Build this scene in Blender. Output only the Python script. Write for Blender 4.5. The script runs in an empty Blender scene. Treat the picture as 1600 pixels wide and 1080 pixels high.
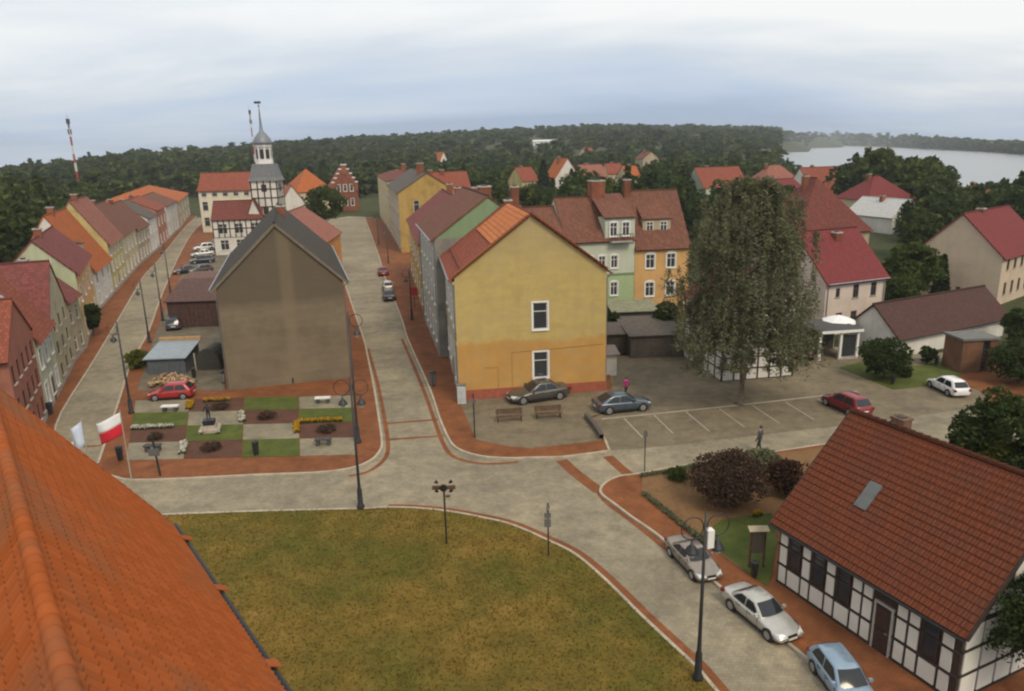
import bpy, math, random
import numpy as np
from mathutils import Vector, Matrix

# ------------------------------------------------------------------ camera
F = 1150.0; CH = 21.0                       # focal length (px of a 1600 wide frame), height in metres
SL = -0.0235
ROLL = math.atan(-SL)
PITCH = math.atan2((540 - (248 + SL * 800)) * math.cos(ROLL), F)
scene = bpy.context.scene
col = scene.collection
ca, sa, cp, sp = math.cos(ROLL), math.sin(ROLL), math.cos(PITCH), math.sin(PITCH)
RIGHT = Vector((ca, -sa * sp, -sa * cp)); UP = Vector((sa, ca * sp, ca * cp)); FWD = Vector((0, cp, -sp))
cam = bpy.data.cameras.new('camera'); camo = bpy.data.objects.new('camera', cam); col.objects.link(camo)
cam.sensor_width = 36.0; cam.lens = 36.0 * F / 1600.0; cam.clip_start = 0.1; cam.clip_end = 20000
camo.matrix_world = Matrix(((RIGHT.x, UP.x, -FWD.x, 0), (RIGHT.y, UP.y, -FWD.y, 0), (RIGHT.z, UP.z, -FWD.z, CH), (0, 0, 0, 1)))
scene.camera = camo

# ------------------------------------------------------------------ world, sun, exposure
SUN = Vector((0.35, -0.62, 0.75)).normalized()
world = bpy.data.worlds.new('World'); scene.world = world; world.use_nodes = True
nt = world.node_tree; N = nt.nodes; Lk = nt.links; N.clear()
sky = N.new('ShaderNodeTexSky'); sky.sky_type = 'NISHITA'; sky.sun_disc = False
sky.sun_elevation = math.asin(SUN.z); sky.sun_rotation = math.atan2(SUN.x, SUN.y); sky.air_density = 1.0; sky.dust_density = 2.0
tc = N.new('ShaderNodeTexCoord'); sep = N.new('ShaderNodeSeparateXYZ'); Lk.new(tc.outputs['Generated'], sep.inputs[0])
def wmath(op, a, b=None, c=None):
    n = N.new('ShaderNodeMath'); n.operation = op
    for i, v in enumerate((a, b, c)):
        if v is None: continue
        if isinstance(v, (int, float)): n.inputs[i].default_value = v
        else: Lk.new(v, n.inputs[i])
    return n.outputs[0]
zz = wmath('ADD', wmath('MAXIMUM', sep.outputs[2], 0.0), 0.12)       # project the direction on a cloud deck
comb = N.new('ShaderNodeCombineXYZ')
Lk.new(wmath('DIVIDE', sep.outputs[0], zz), comb.inputs[0]); Lk.new(wmath('DIVIDE', sep.outputs[1], zz), comb.inputs[1])
mp = N.new('ShaderNodeMapping'); mp.inputs['Rotation'].default_value = (0, 0, math.radians(-9)); mp.inputs['Scale'].default_value = (0.20, 0.42, 1); mp.inputs['Location'].default_value = (7.22, 12.74, 2.8)
Lk.new(comb.outputs[0], mp.inputs[0])
nz = N.new('ShaderNodeTexNoise'); nz.inputs['Scale'].default_value = 1.0; nz.inputs['Detail'].default_value = 9; nz.inputs['Roughness'].default_value = 0.52; nz.inputs['Distortion'].default_value = 0.35
Lk.new(mp.outputs[0], nz.inputs['Vector'])
rp = N.new('ShaderNodeValToRGB'); e = rp.color_ramp.elements
e[0].position = 0.34; e[0].color = (3.3, 4.2, 5.8, 1); e[1].position = 0.68; e[1].color = (8.9, 8.9, 8.7, 1)
m_ = e.new(0.46); m_.color = (4.6, 5.5, 7.0, 1); m_ = e.new(0.56); m_.color = (6.1, 6.6, 7.3, 1)
Lk.new(wmath('ADD', wmath('MULTIPLY', nz.outputs[0], 0.88), wmath('MULTIPLY', wmath('MINIMUM', wmath('MAXIMUM', sep.outputs[2], 0.0), 0.3), 0.86)), rp.inputs[0])   # an overcast sky is brighter overhead
mixs = N.new('ShaderNodeMix'); mixs.data_type = 'RGBA'; mixs.inputs[0].default_value = 0.86
Lk.new(sky.outputs[0], mixs.inputs[6]); Lk.new(rp.outputs[0], mixs.inputs[7])
bg = N.new('ShaderNodeBackground'); bg.inputs[1].default_value = 0.085
wo = N.new('ShaderNodeOutputWorld'); Lk.new(mixs.outputs[2], bg.inputs[0]); Lk.new(bg.outputs[0], wo.inputs[0])
sl = bpy.data.lights.new('sun', 'SUN'); sl.energy = 1.5; sl.angle = math.radians(18); sl.color = (1, 0.85, 0.64)
so = bpy.data.objects.new('sun', sl); col.objects.link(so); so.rotation_euler = SUN.to_track_quat('Z', 'Y').to_euler(); so.location = SUN * 200
vs = scene.view_settings; vs.view_transform = 'Standard'; vs.look = 'None'; vs.exposure = 0.47; vs.gamma = 1.0; vs.use_curve_mapping = False
scene.render.engine = 'CYCLES'
scene.cycles.pixel_filter_type = 'BLACKMAN_HARRIS'; scene.cycles.filter_width = 2.2
scene.cycles.max_bounces = 5; scene.cycles.diffuse_bounces = 2; scene.cycles.glossy_bounces = 2; scene.cycles.transmission_bounces = 2; scene.cycles.transparent_max_bounces = 6
scene.cycles.use_denoising = True
try: scene.cycles.denoiser = 'OPENIMAGEDENOISE'
except Exception: pass

random.seed(7); RNG = np.random.default_rng(11)

# ------------------------------------------------------------------ where things stand
def ray(px, py):
    return RIGHT * (px - 800) + UP * (540 - py) + FWD * F
def G(px, py, z=0.0):
    r = ray(px, py); return Vector((0, 0, CH)) + r * ((z - CH) / r.z)
def zh(base, py):                            # height above the ground point seen at base whose top is seen on row py
    p = G(*base); lo, hi = -5.0, 80.0
    for _ in range(40):
        m = (lo + hi) / 2; v = Vector((p.x, p.y, m - CH))
        yy = 540 - F * v.dot(UP) / v.dot(FWD)
        if yy > py: lo = m
        else: hi = m
    return lo

# ------------------------------------------------------------------ materials
MAT = {}
def _new(name):
    m = bpy.data.materials.new(name); m.use_nodes = True; t = m.node_tree
    return m, t, t.nodes['Principled BSDF']
def nd(t, kind, **kw):
    n = t.nodes.new(kind)
    for k, v in kw.items():
        if k in n.inputs: n.inputs[k].default_value = v
        else: setattr(n, k, v)
    return n
def matte(b): b.inputs['Specular IOR Level'].default_value = 0.2
def rgb(c): return (c[0], c[1], c[2], 1)
def ramp(t, src, stops):
    r = nd(t, 'ShaderNodeValToRGB'); el = r.color_ramp.elements
    el[0].position, el[0].color = stops[0][0], rgb(stops[0][1]); el[1].position, el[1].color = stops[-1][0], rgb(stops[-1][1])
    for p, c in stops[1:-1]:
        q = el.new(p); q.color = rgb(c)
    t.links.new(src, r.inputs[0]); return r.outputs[0]
def mixc(t, fac, a, b, mode='MIX'):
    m = nd(t, 'ShaderNodeMix', data_type='RGBA', blend_type=mode)
    for i, v in ((0, fac), (6, a), (7, b)):
        if hasattr(v, 'is_linked') or hasattr(v, 'links'): t.links.new(v, m.inputs[i])
        elif i == 0: m.inputs[0].default_value = v
        else: m.inputs[i].default_value = rgb(v)
    return m.outputs[2]
def bump(t, b, src, strength, dist=0.02):
    n = nd(t, 'ShaderNodeBump', Strength=strength, Distance=dist); t.links.new(src, n.inputs['Height']); t.links.new(n.outputs[0], b.inputs['Normal'])
def coords(t, space='Object', scale=(1, 1, 1)):
    c = nd(t, 'ShaderNodeTexCoord'); m = nd(t, 'ShaderNodeMapping'); m.inputs['Scale'].default_value = scale
    t.links.new(c.outputs[space], m.inputs[0]); return m.outputs[0]
def noise(t, vec, scale, detail=4, rough=0.55):
    n = nd(t, 'ShaderNodeTexNoise', Scale=scale, Detail=detail, Roughness=rough); t.links.new(vec, n.inputs['Vector']); return n.outputs[0]
def plain(name, c, rough=0.7, metal=0.0, var=0.18, scale=2.5):
    if name in MAT: return MAT[name]
    m, t, b = _new(name); v = coords(t)
    f = noise(t, v, scale, 5)
    t.links.new(ramp(t, f, [(0.3, [x * (1 - var) for x in c]), (0.7, [min(1, x * (1 + var)) for x in c])]), b.inputs['Base Color'])
    b.inputs['Roughness'].default_value = rough; b.inputs['Metallic'].default_value = metal
    MAT[name] = m; return m
def stucco(name, c, stain=0.35, c2=None):
    """painted render: broad blotches, run-down streaks, fine grain"""
    if name in MAT: return MAT[name]
    m, t, b = _new(name)
    big = noise(t, coords(t), 0.45, 6, 0.62); run = noise(t, coords(t, scale=(2.2, 2.2, 0.16)), 1.0, 5, 0.6); fine = noise(t, coords(t), 14, 3)
    a = ramp(t, big, [(0.3, [x * (1 - stain) for x in c]), (0.5, c), (0.72, c2 or [min(1, x * 1.1) for x in c])])
    a = mixc(t, ramp(t, run, [(0.42, (0, 0, 0)), (0.75, (stain, stain, stain))]), a, [x * 0.55 for x in c])
    t.links.new(a, b.inputs['Base Color']); b.inputs['Roughness'].default_value = 0.9; matte(b); bump(t, b, fine, 0.25, 0.02)
    MAT[name] = m; return m
def tiles(name, c, var=0.35, dirt=0.4, tw=0.25, th=0.34):
    """clay tiles in courses; UV in metres"""
    if name in MAT: return MAT[name]
    m, t, b = _new(name); uv = nd(t, 'ShaderNodeTexCoord').outputs['UV']
    br = nd(t, 'ShaderNodeTexBrick', Scale=1.0, offset=0.5); br.inputs['Brick Width'].default_value = tw; br.inputs['Row Height'].default_value = th; br.inputs['Mortar Size'].default_value = 0.022; br.inputs['Mortar Smooth'].default_value = 0.8
    br.inputs['Color1'].default_value = rgb([x * (1 - var * 0.6) for x in c]); br.inputs['Color2'].default_value = rgb([min(1, x * (1 + var * 0.6)) for x in c]); br.inputs['Mortar'].default_value = rgb([x * 0.45 for x in c])
    t.links.new(uv, br.inputs['Vector'])
    d = noise(t, uv, 0.55, 6, 0.65); d2 = noise(t, uv, 5, 3)
    a = mixc(t, ramp(t, d, [(0.4, (0, 0, 0)), (0.7, (dirt, dirt, dirt))]), br.outputs['Color'], [x * 0.4 + 0.025 for x in c])
    a = mixc(t, ramp(t, d2, [(0.45, (0, 0, 0)), (0.8, (0.3, 0.3, 0.3))]), a, [x * 0.7 for x in c])
    t.links.new(a, b.inputs['Base Color']); b.inputs['Roughness'].default_value = 0.85; matte(b)
    w = nd(t, 'ShaderNodeTexWave', Scale=1.0 / tw * 0.5, bands_direction='X'); t.links.new(uv, w.inputs['Vector'])
    s = nd(t, 'ShaderNodeMath', operation='MULTIPLY_ADD'); t.links.new(br.outputs['Fac'], s.inputs[0]); s.inputs[1].default_value = -0.7; t.links.new(w.outputs[0], s.inputs[2])
    bump(t, b, s.outputs[0], 0.6, 0.04); MAT[name] = m; return m
def paving(name, c, bw=0.2, bh=0.1, mort=0.5, stain=(0.55, 1.2), big=0.12):
    if name in MAT: return MAT[name]
    m, t, b = _new(name); v = coords(t)
    br = nd(t, 'ShaderNodeTexBrick', Scale=1.0, offset=0.5); br.inputs['Brick Width'].default_value = bw; br.inputs['Row Height'].default_value = bh; br.inputs['Mortar Size'].default_value = 0.012; br.inputs['Mortar Smooth'].default_value = 0.4
    br.inputs['Color1'].default_value = rgb([x * 0.90 for x in c]); br.inputs['Color2'].default_value = rgb([min(1, x * 1.10) for x in c]); br.inputs['Mortar'].default_value = rgb([x * mort for x in c])
    t.links.new(v, br.inputs['Vector'])
    n1 = noise(t, v, big, 7, 0.65); n2 = noise(t, v, 1.1, 5, 0.6)
    a = mixc(t, 1.0, br.outputs['Color'], ramp(t, n1, [(0.3, (stain[0],) * 3), (0.5, (0.95,) * 3), (0.72, (stain[1], stain[1] * 0.98, stain[1] * 0.93))]), 'MULTIPLY')
    a = mixc(t, 1.0, a, ramp(t, n2, [(0.3, (0.80,) * 3), (0.7, (1.12,) * 3)]), 'MULTIPLY')
    n3 = noise(t, v, 0.45, 8, 0.75); a = mixc(t, 1.0, a, ramp(t, n3, [(0.36, (0.80, 0.80, 0.82)), (0.5, (1.0,) * 3), (0.66, (1.08, 1.07, 1.04))]), 'MULTIPLY')
    t.links.new(a, b.inputs['Base Color']); b.inputs['Roughness'].default_value = 0.85; matte(b); bump(t, b, br.outputs['Fac'], -0.3, 0.01)
    MAT[name] = m; return m
def leafmat(name, dark, light, yellow=None):
    if name in MAT: return MAT[name]
    m, t, b = _new(name); g = nd(t, 'ShaderNodeNewGeometry'); v = coords(t)
    n = noise(t, v, 0.55, 3)
    s = nd(t, 'ShaderNodeMath', operation='MULTIPLY_ADD'); t.links.new(g.outputs['Random Per Island'], s.inputs[0]); s.inputs[1].default_value = 0.45
    n2 = nd(t, 'ShaderNodeMath', operation='MULTIPLY'); t.links.new(n, n2.inputs[0]); n2.inputs[1].default_value = 0.62; t.links.new(n2.outputs[0], s.inputs[2])
    mid = [(a + c) / 2 for a, c in zip(dark, light)]
    t.links.new(ramp(t, s.outputs[0], [(0.25, dark), (0.55, mid), (0.85, yellow or light)]), b.inputs['Base Color'])
    b.inputs['Roughness'].default_value = 0.85; b.inputs['Specular IOR Level'].default_value = 0.12
    tr = nd(t, 'ShaderNodeBsdfTranslucent'); tr.inputs[0].default_value = rgb([x * 1.1 for x in light]); ms = nd(t, 'ShaderNodeMixShader'); ms.inputs[0].default_value = 0.25
    t.links.new(b.outputs[0], ms.inputs[1]); t.links.new(tr.outputs[0], ms.inputs[2]); t.links.new(ms.outputs[0], t.nodes['Material Output'].inputs[0])
    MAT[name] = m; return m
def ground(name, stops, scale=0.5, fine=9, rough=0.95, b_=0.5):
    if name in MAT: return MAT[name]
    m, t, b = _new(name); v = coords(t); n1 = noise(t, v, scale, 8, 0.68); n2 = noise(t, v, fine, 4, 0.7)
    a = ramp(t, n1, stops); a = mixc(t, 1.0, a, ramp(t, n2, [(0.25, (0.62,) * 3), (0.75, (1.3,) * 3)]), 'MULTIPLY')
    t.links.new(a, b.inputs['Base Color']); b.inputs['Roughness'].default_value = rough; matte(b); bump(t, b, n2, b_, 0.05); MAT[name] = m; return m
def gloss(name, c, rough=0.3, metal=0.0, coat=0.0):
    if name in MAT: return MAT[name]
    m, t, b = _new(name); v = coords(t); f = noise(t, v, 3, 5)
    t.links.new(ramp(t, f, [(0.3, [x * 0.9 for x in c]), (0.7, [min(1, x * 1.08) for x in c])]), b.inputs['Base Color'])
    r = nd(t, 'ShaderNodeMapRange'); r.inputs[3].default_value = rough * 0.8; r.inputs[4].default_value = min(1, rough * 1.3); t.links.new(f, r.inputs[0]); t.links.new(r.outputs[0], b.inputs['Roughness'])
    b.inputs['Metallic'].default_value = metal; b.inputs['Coat Weight'].default_value = coat; b.inputs['Coat Roughness'].default_value = 0.08
    MAT[name] = m; return m

GLASS = gloss('window_glass', (0.035, 0.04, 0.045), 0.12); CARGLASS = gloss('car_glass', (0.02, 0.024, 0.028), 0.08)
WHITE = plain('white_paint', (0.72, 0.71, 0.68), 0.5, var=0.08); DARKMETAL = plain('dark_metal', (0.03, 0.032, 0.035), 0.5, 0.3); STEEL = plain('steel', (0.33, 0.34, 0.35), 0.4, 0.7)
WOOD = plain('brown_wood', (0.10, 0.055, 0.03), 0.8, var=0.4); BEAM = plain('dark_beam', (0.035, 0.022, 0.016), 0.85, var=0.4); TIMBERW = plain('timber_window', (0.045, 0.022, 0.014), 0.7, var=0.3)
CONC = plain('concrete', (0.36, 0.34, 0.30), 0.9, var=0.2); STONE = plain('kerb_stone', (0.37, 0.325, 0.25), 0.9, var=0.22, scale=1.5); RUBBER = plain('rubber', (0.018, 0.018, 0.018), 0.9)
BRICKRED = paving('red_brick_wall', (0.27, 0.10, 0.06), 0.25, 0.08, 0.8)
LIME = stucco('limewash_panel', (0.62, 0.60, 0.55), 0.18)
ROAD = paving('cobble_road', (0.275, 0.240, 0.172), 0.20, 0.17, 0.78, (0.70, 1.26))
REDPAVE = paving('red_brick_paving', (0.232, 0.088, 0.036), 0.20, 0.10, 0.6, (0.7, 1.15), 0.3)
GREYPAVE = paving('grey_paving', (0.255, 0.225, 0.16), 0.20, 0.10, 0.7, (0.75, 1.15), 0.3)
LOTPAVE = paving('car_park_paving', (0.205, 0.170, 0.115), 0.20, 0.10, 0.7, (0.7, 1.15), 0.2)
def lawn_mat():
    m, t, b = _new('dry_lawn'); v = coords(t); big = noise(t, v, 0.13, 5, 0.6); mid = noise(t, v, 0.7, 8, 0.72); fine = noise(t, v, 7, 5, 0.7)
    dry = ramp(t, mid, [(0.3, (0.115, 0.080, 0.016)), (0.5, (0.165, 0.105, 0.020)), (0.7, (0.225, 0.145, 0.036))]); grn = ramp(t, mid, [(0.3, (0.062, 0.062, 0.010)), (0.55, (0.095, 0.088, 0.014)), (0.75, (0.145, 0.115, 0.024))])
    a = mixc(t, ramp(t, big, [(0.38, (0, 0, 0)), (0.6, (1, 1, 1))]), grn, dry); a = mixc(t, 1.0, a, ramp(t, fine, [(0.25, (0.7,) * 3), (0.75, (1.25,) * 3)]), 'MULTIPLY')
    t.links.new(a, b.inputs['Base Color']); b.inputs['Roughness'].default_value = 0.95; matte(b); bump(t, b, fine, 0.4, 0.04); return m
LAWN = lawn_mat()
GRASS = ground('green_grass', [(0.3, (0.05, 0.075, 0.015)), (0.7, (0.11, 0.125, 0.03))], 0.8, 12)
SOIL = ground('bare_soil', [(0.3, (0.085, 0.05, 0.032)), (0.7, (0.15, 0.09, 0.055))], 0.8, 10); REDSOIL = ground('bark_mulch', [(0.3, (0.08, 0.038, 0.028)), (0.7, (0.125, 0.062, 0.042))], 1.2, 14)
GARDEN = ground('garden_soil', [(0.3, (0.13, 0.075, 0.035)), (0.5, (0.20, 0.115, 0.055)), (0.75, (0.16, 0.10, 0.035))], 0.5, 10)
YARD = ground('yard_dirt', [(0.3, (0.10, 0.085, 0.06)), (0.7, (0.19, 0.165, 0.125))], 0.5, 8)

# ------------------------------------------------------------------ mesh building
class MB:
    def __init__(s): s.v = []; s.f = []; s.m = []; s.uv = {}
    def add(s, vs, fs, mi=0):
        b = len(s.v); s.v += [tuple(v) for v in vs]
        for f in fs: s.f.append([i + b for i in f]); s.m.append(mi)
        return s
    def quad(s, a, b, c, d, mi=0, uv=None):
        s.add([a, b, c, d], [(0, 1, 2, 3)], mi)
        if uv: s.uv[len(s.f) - 1] = uv
        return s
    def box(s, x0, x1, y0, y1, z0, z1, mi=0, M=None):
        vs = [Vector((x, y, z)) for z in (z0, z1) for y in (y0, y1) for x in (x0, x1)]
        if M is not None: vs = [M @ v for v in vs]
        return s.add(vs, [(0, 2, 3, 1), (4, 5, 7, 6), (0, 1, 5, 4), (2, 6, 7, 3), (0, 4, 6, 2), (1, 3, 7, 5)], mi)
    def bar(s, a, b, w, h, mi=0):                 # rectangular bar from a to b
        a, b = Vector(a), Vector(b); d = (b - a); L = d.length
        if L < 1e-6: return s
        q = d.to_track_quat('X', 'Z').to_matrix().to_4x4(); q.translation = a
        return s.box(0, L, -w / 2, w / 2, -h / 2, h / 2, mi, q)
    def tube(s, pts, rs, n=8, mi=0, cap=True):
        pts = [Vector(p) for p in pts]
        if isinstance(rs, (int, float)): rs = [rs] * len(pts)
        b = len(s.v)
        for i, p in enumerate(pts):
            d = (pts[min(i + 1, len(pts) - 1)] - pts[max(i - 1, 0)]); q = d.to_track_quat('Z', 'Y')
            for k in range(n):
                a = 2 * math.pi * k / n; s.v.append(tuple(p + q @ Vector((math.cos(a) * rs[i], math.sin(a) * rs[i], 0))))
        for i in range(len(pts) - 1):
            for k in range(n):
                k2 = (k + 1) % n; s.f.append([b + i * n + k, b + i * n + k2, b + (i + 1) * n + k2, b + (i + 1) * n + k]); s.m.append(mi)
        if cap:
            s.f.append([b + k for k in range(n)][::-1]); s.m.append(mi); e0 = b + (len(pts) - 1) * n; s.f.append([e0 + k for k in range(n)]); s.m.append(mi)
        return s
    def lathe(s, prof, n=12, mi=0, M=None):       # prof: (r, z)
        b = len(s.v)
        for r, z in prof:
            for k in range(n):
                a = 2 * math.pi * k / n; v = Vector((r * math.cos(a), r * math.sin(a), z)); s.v.append(tuple(M @ v if M is not None else v))
        for i in range(len(prof) - 1):
            for k in range(n):
                k2 = (k + 1) % n; s.f.append([b + i * n + k, b + i * n + k2, b + (i + 1) * n + k2, b + (i + 1) * n + k]); s.m.append(mi)
        s.f.append([b + k for k in range(n)][::-1]); s.m.append(mi); e0 = b + (len(prof) - 1) * n; s.f.append([e0 + k for k in range(n)]); s.m.append(mi)
        return s
    def mesh(s, name, mats, smooth=False):
        me = bpy.data.meshes.new(name); me.from_pydata(s.v, [], s.f)
        for m in (mats if isinstance(mats, (list, tuple)) else [mats]): me.materials.append(m)
        me.polygons.foreach_set('material_index', s.m)
        if smooth: me.polygons.foreach_set('use_smooth', [True] * len(s.f))
        if s.uv:
            ul = me.uv_layers.new(name='UVMap'); d = ul.data
            for fi, uv in s.uv.items():
                for li, c in zip(me.polygons[fi].loop_indices, uv): d[li].uv = c
        me.update(); return me
    def build(s, name, mats, parent=None, smooth=False):
        return link(name, s.mesh(name, mats, smooth), parent)
def link(name, me, parent=None, M=None):
    o = bpy.data.objects.new(name, me); col.objects.link(o); o.parent = parent
    if M is not None: o.matrix_local = M
    return o
def tag(o, label, cat, group=None, kind=None):
    if label: o['label'] = label
    if cat: o['category'] = cat
    if group: o['group'] = group
    if kind: o['kind'] = kind
    return o
def thing(name, label, cat, loc=(0, 0, 0), rz=0.0, group=None):
    o = bpy.data.objects.new(name, None); col.objects.link(o); o.location = loc; o.rotation_euler = (0, 0, rz); o.empty_display_size = 0.3
    return tag(o, label, cat, group)
def struct(o): o['kind'] = 'structure'; return o
def smooth_line(pts, n=4):
    out = []
    for i in range(len(pts) - 1):
        p0, p1, p2, p3 = pts[max(i - 1, 0)], pts[i], pts[i + 1], pts[min(i + 2, len(pts) - 1)]
        for k in range(n):
            t = k / n; out.append(0.5 * ((2 * p1) + (p2 - p0) * t + (2 * p0 - 5 * p1 + 4 * p2 - p3) * t * t + (3 * p1 - p0 - 3 * p2 + p3) * t ** 3))
    out.append(pts[-1]); return out
from mathutils.geometry import tessellate_polygon
def sheet(name, pts, z, mat, thick=0.0, parent=None):
    pts = [Vector((p.x, p.y, z)) for p in pts]; mb = MB()
    tri = tessellate_polygon([pts])
    fs = []
    for t in tri:
        a, b, c = (pts[i] for i in t)
        fs.append(t if (b - a).cross(c - a).z > 0 else t[::-1])
    mb.add(pts, fs)
    if thick:
        n = len(pts); lo = [Vector((p.x, p.y, z - thick)) for p in pts]; area = sum(pts[i].x * pts[(i + 1) % n].y - pts[(i + 1) % n].x * pts[i].y for i in range(n))
        b = len(mb.v); mb.add(pts + lo, [((i, i + n, (i + 1) % n + n, (i + 1) % n) if area > 0 else (i, (i + 1) % n, (i + 1) % n + n, i + n)) for i in range(n)])
    return mb.build(name, mat, parent)
def ribbon(name, pts, w, z0, z1, mat, parent=None, side=0.0):
    """a strip of width w along a line; z0 < z1 makes it a raised kerb"""
    n = len(pts); L = []; R = []
    for i, p in enumerate(pts):
        d = pts[min(i + 1, n - 1)] - pts[max(i - 1, 0)]; q = Vector((-d.y, d.x, 0)).normalized()
        L.append(p + q * (w / 2 + side)); R.append(p + q * (-w / 2 + side))
    mb = MB()
    for i in range(n - 1):
        a, b, c, d = L[i], R[i], R[i + 1], L[i + 1]
        T = [Vector((q.x, q.y, z1)) for q in (a, b, c, d)]; mb.quad(*T)
        if z1 - z0 > 0.02:
            B = [Vector((q.x, q.y, z0)) for q in (a, b, c, d)]; mb.quad(B[1], B[2], T[2], T[1]); mb.quad(T[0], T[3], B[3], B[0])
    return mb.build(name, mat, parent)
def GP(*pts): return [G(*p) for p in pts]

# ------------------------------------------------------------------ terrain: flat town, wooded rise behind, lake basin on the right
def interp(x, tab):
    for (a, va), (b, vb) in zip(tab, tab[1:]):
        if x <= b: t = max(0, (x - a) / (b - a)); return va + (vb - va) * t
    return tab[-1][1]
def px_of_az(az):                                    # column where a direction meets the horizon
    v = Vector((math.sin(az), math.cos(az), 0)); 
    return 800 + F * v.dot(RIGHT) / max(0.05, v.dot(FWD))
CREST = [(-400, -20), (0, -13), (200, 2), (400, 10), (560, 17), (800, 25), (950, 27), (1150, 20), (1300, 11), (1450, 2), (1600, -9), (2000, -14)]   # treetops above the true horizon, px
RC = [(-400, 600), (0, 650), (400, 900), (800, 1300), (1200, 1500), (1300, 3300), (1450, 1900), (1600, 1250), (2000, 900)]
def lake_span(px):
    if px < 1215: return None
    near = interp(px, [(1215, 700), (1300, 430), (1450, 330), (1600, 265), (2000, 230)]); far = interp(px, RC) - interp(px, [(1215, 150), (1300, 260), (1600, 130)])
    return near, far
LAKE_Z = -3.0
def terr(x, y):
    r = math.hypot(x, y); az = math.atan2(x, y)
    px = px_of_az(az) if abs(az) < 1.2 else (-2000 if az < 0 else 3000)
    px = max(-390, min(1990, px)); rc = interp(px, RC); top = CH + rc * interp(px, CREST) / F - 10.5
    t = max(0.0, min(1.0, (r - 260) / (rc - 260))); s = t * t * (3 - 2 * t)
    z = top * s if r <= rc else top - (r - rc) * 0.02
    ls = lake_span(px)
    if ls:
        a, b = ls
        if a - 60 < r < b: z = -7.0 * max(0, min(1, (r - a + 60) / 60.0)) if r < b - 30 else -1
        elif r >= b: z = top * max(0, min(1, (r - b) / max(40, rc - b))) if r < rc else top - (r - rc) * 0.02
        if b - 40 < r < b + 60: z = -7 + 6.5 * (r - b + 40) / 100
    return z - 0.06
rings = [0.01, 15, 30, 60, 100, 150, 200, 240, 270, 300, 330, 370, 420, 480, 550, 640, 740, 850, 980, 1100, 1250, 1400, 1600, 1900, 2300, 2800, 3200, 3500, 4000]
NA = 180; vs_ = []; fs_ = []
for r in rings:
    for k in range(NA):
        a = 2 * math.pi * k / NA; x, y = r * math.sin(a), r * math.cos(a); vs_.append((x, y, terr(x, y)))
for i in range(len(rings) - 1):
    for k in range(NA):
        k2 = (k + 1) % NA; fs_.append((i * NA + k, (i + 1) * NA + k, (i + 1) * NA + k2, i * NA + k2))
TERR = ground('meadow_ground', [(0.3, (0.030, 0.040, 0.014)), (0.55, (0.05, 0.058, 0.02)), (0.75, (0.085, 0.08, 0.035))], 0.06, 1)
mb = MB(); mb.add(vs_, [f[::-1] for f in fs_]); o = struct(mb.build('terrain', TERR, smooth=True))
LAKE = gloss('lake_water', (0.16, 0.175, 0.18), 0.22)
lk = []
for k in range(41):
    px = 1180 + (2300 - 1180) * k / 40; v = ray(px, 215); a = math.atan2(v.x, v.y); lk.append((math.sin(a), math.cos(a)))
mb = MB()
for (a, b), (c, d) in zip(lk, lk[1:]):
    mb.quad((a * 200, b * 200, LAKE_Z), (c * 200, d * 200, LAKE_Z), (c * 3900, d * 3900, LAKE_Z), (a * 3900, b * 3900, LAKE_Z))
struct(mb.build('lake', LAKE))

# ------------------------------------------------------------------ roads, pavements, kerbs
LROW = [(60, 690), (76, 650), (98, 606), (119, 564), (136, 544), (155, 487), (215, 417), (250, 387), (282, 357), (297, 337)]
road = sheet('road', GP((40, 760), (60, 690), (98, 606), (136, 540), (155, 487), (215, 417), (250, 387), (282, 357), (297, 335), (312, 320), (345, 330), (420, 350), (500, 345), (545, 338), (590, 340), (612, 366), (642, 440), (665, 502),
                         (700, 590), (950, 560), (1090, 550), (1250, 535), (1340, 552), (1600, 550), (1760, 620), (1760, 760), (1300, 900), (1420, 1180), (1200, 1300), (100, 1300), (20, 900)), 0.0, ROAD)
struct(road)
# left pavement in front of the house row
lk_in = GP(*LROW); lk_out = smooth_line(GP((84, 690), (97, 645), (150, 560), (200, 475), (225, 432), (250, 405), (288, 357), (308, 338)), 3)
struct(sheet('pavement', lk_in + lk_out[::-1], 0.12, REDPAVE, 0.14)); struct(ribbon('kerb', lk_out, 0.17, -0.02, 0.135, STONE))
# island with the garden plots and the bare gabled house
isl_b = smooth_line(GP((153, 727), (160, 739), (180, 747), (210, 752), (300, 749), (400, 744), (500, 740), (550, 733), (580, 721), (594, 706), (597, 692), (593, 660), (585, 610), (575, 560), (568, 530), (551, 480), (535, 430), (527, 390), (523, 352)), 4)
isl_l = smooth_line(GP((320, 345), (300, 365), (280, 400), (262, 440), (248, 475), (232, 520), (205, 570), (187, 625), (164, 695), (153, 727)), 4)
isl = isl_b + isl_l[:-1]
struct(sheet('pavement', isl, 0.12, REDPAVE, 0.14)); struct(ribbon('kerb', isl + [isl[0], isl[1]], 0.17, -0.02, 0.135, STONE))
# island under the ochre gabled house
mk = smooth_line(GP((570, 340), (590, 395), (600, 430), (625, 492), (636, 528), (648, 556), (672, 610), (687, 655), (700, 685), (711, 700), (732, 710), (762, 716), (800, 718), (825, 717), (875, 716), (910, 712), (952, 706)), 4)
inn = GP((946, 690), (930, 668), (918, 655), (960, 640), (950, 560), (760, 480), (690, 400), (640, 345))
struct(sheet('pavement', mk + inn, 0.12, REDPAVE, 0.14)); struct(ribbon('kerb', mk + inn[:3], 0.17, -0.02, 0.135, STONE))
struct(sheet('paved_forecourt', GP((722, 640), (745, 690), (790, 699), (828, 703), (945, 690), (930, 668), (918, 655), (950, 645), (950, 612), (720, 628)), 0.124, LOTPAVE))
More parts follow.
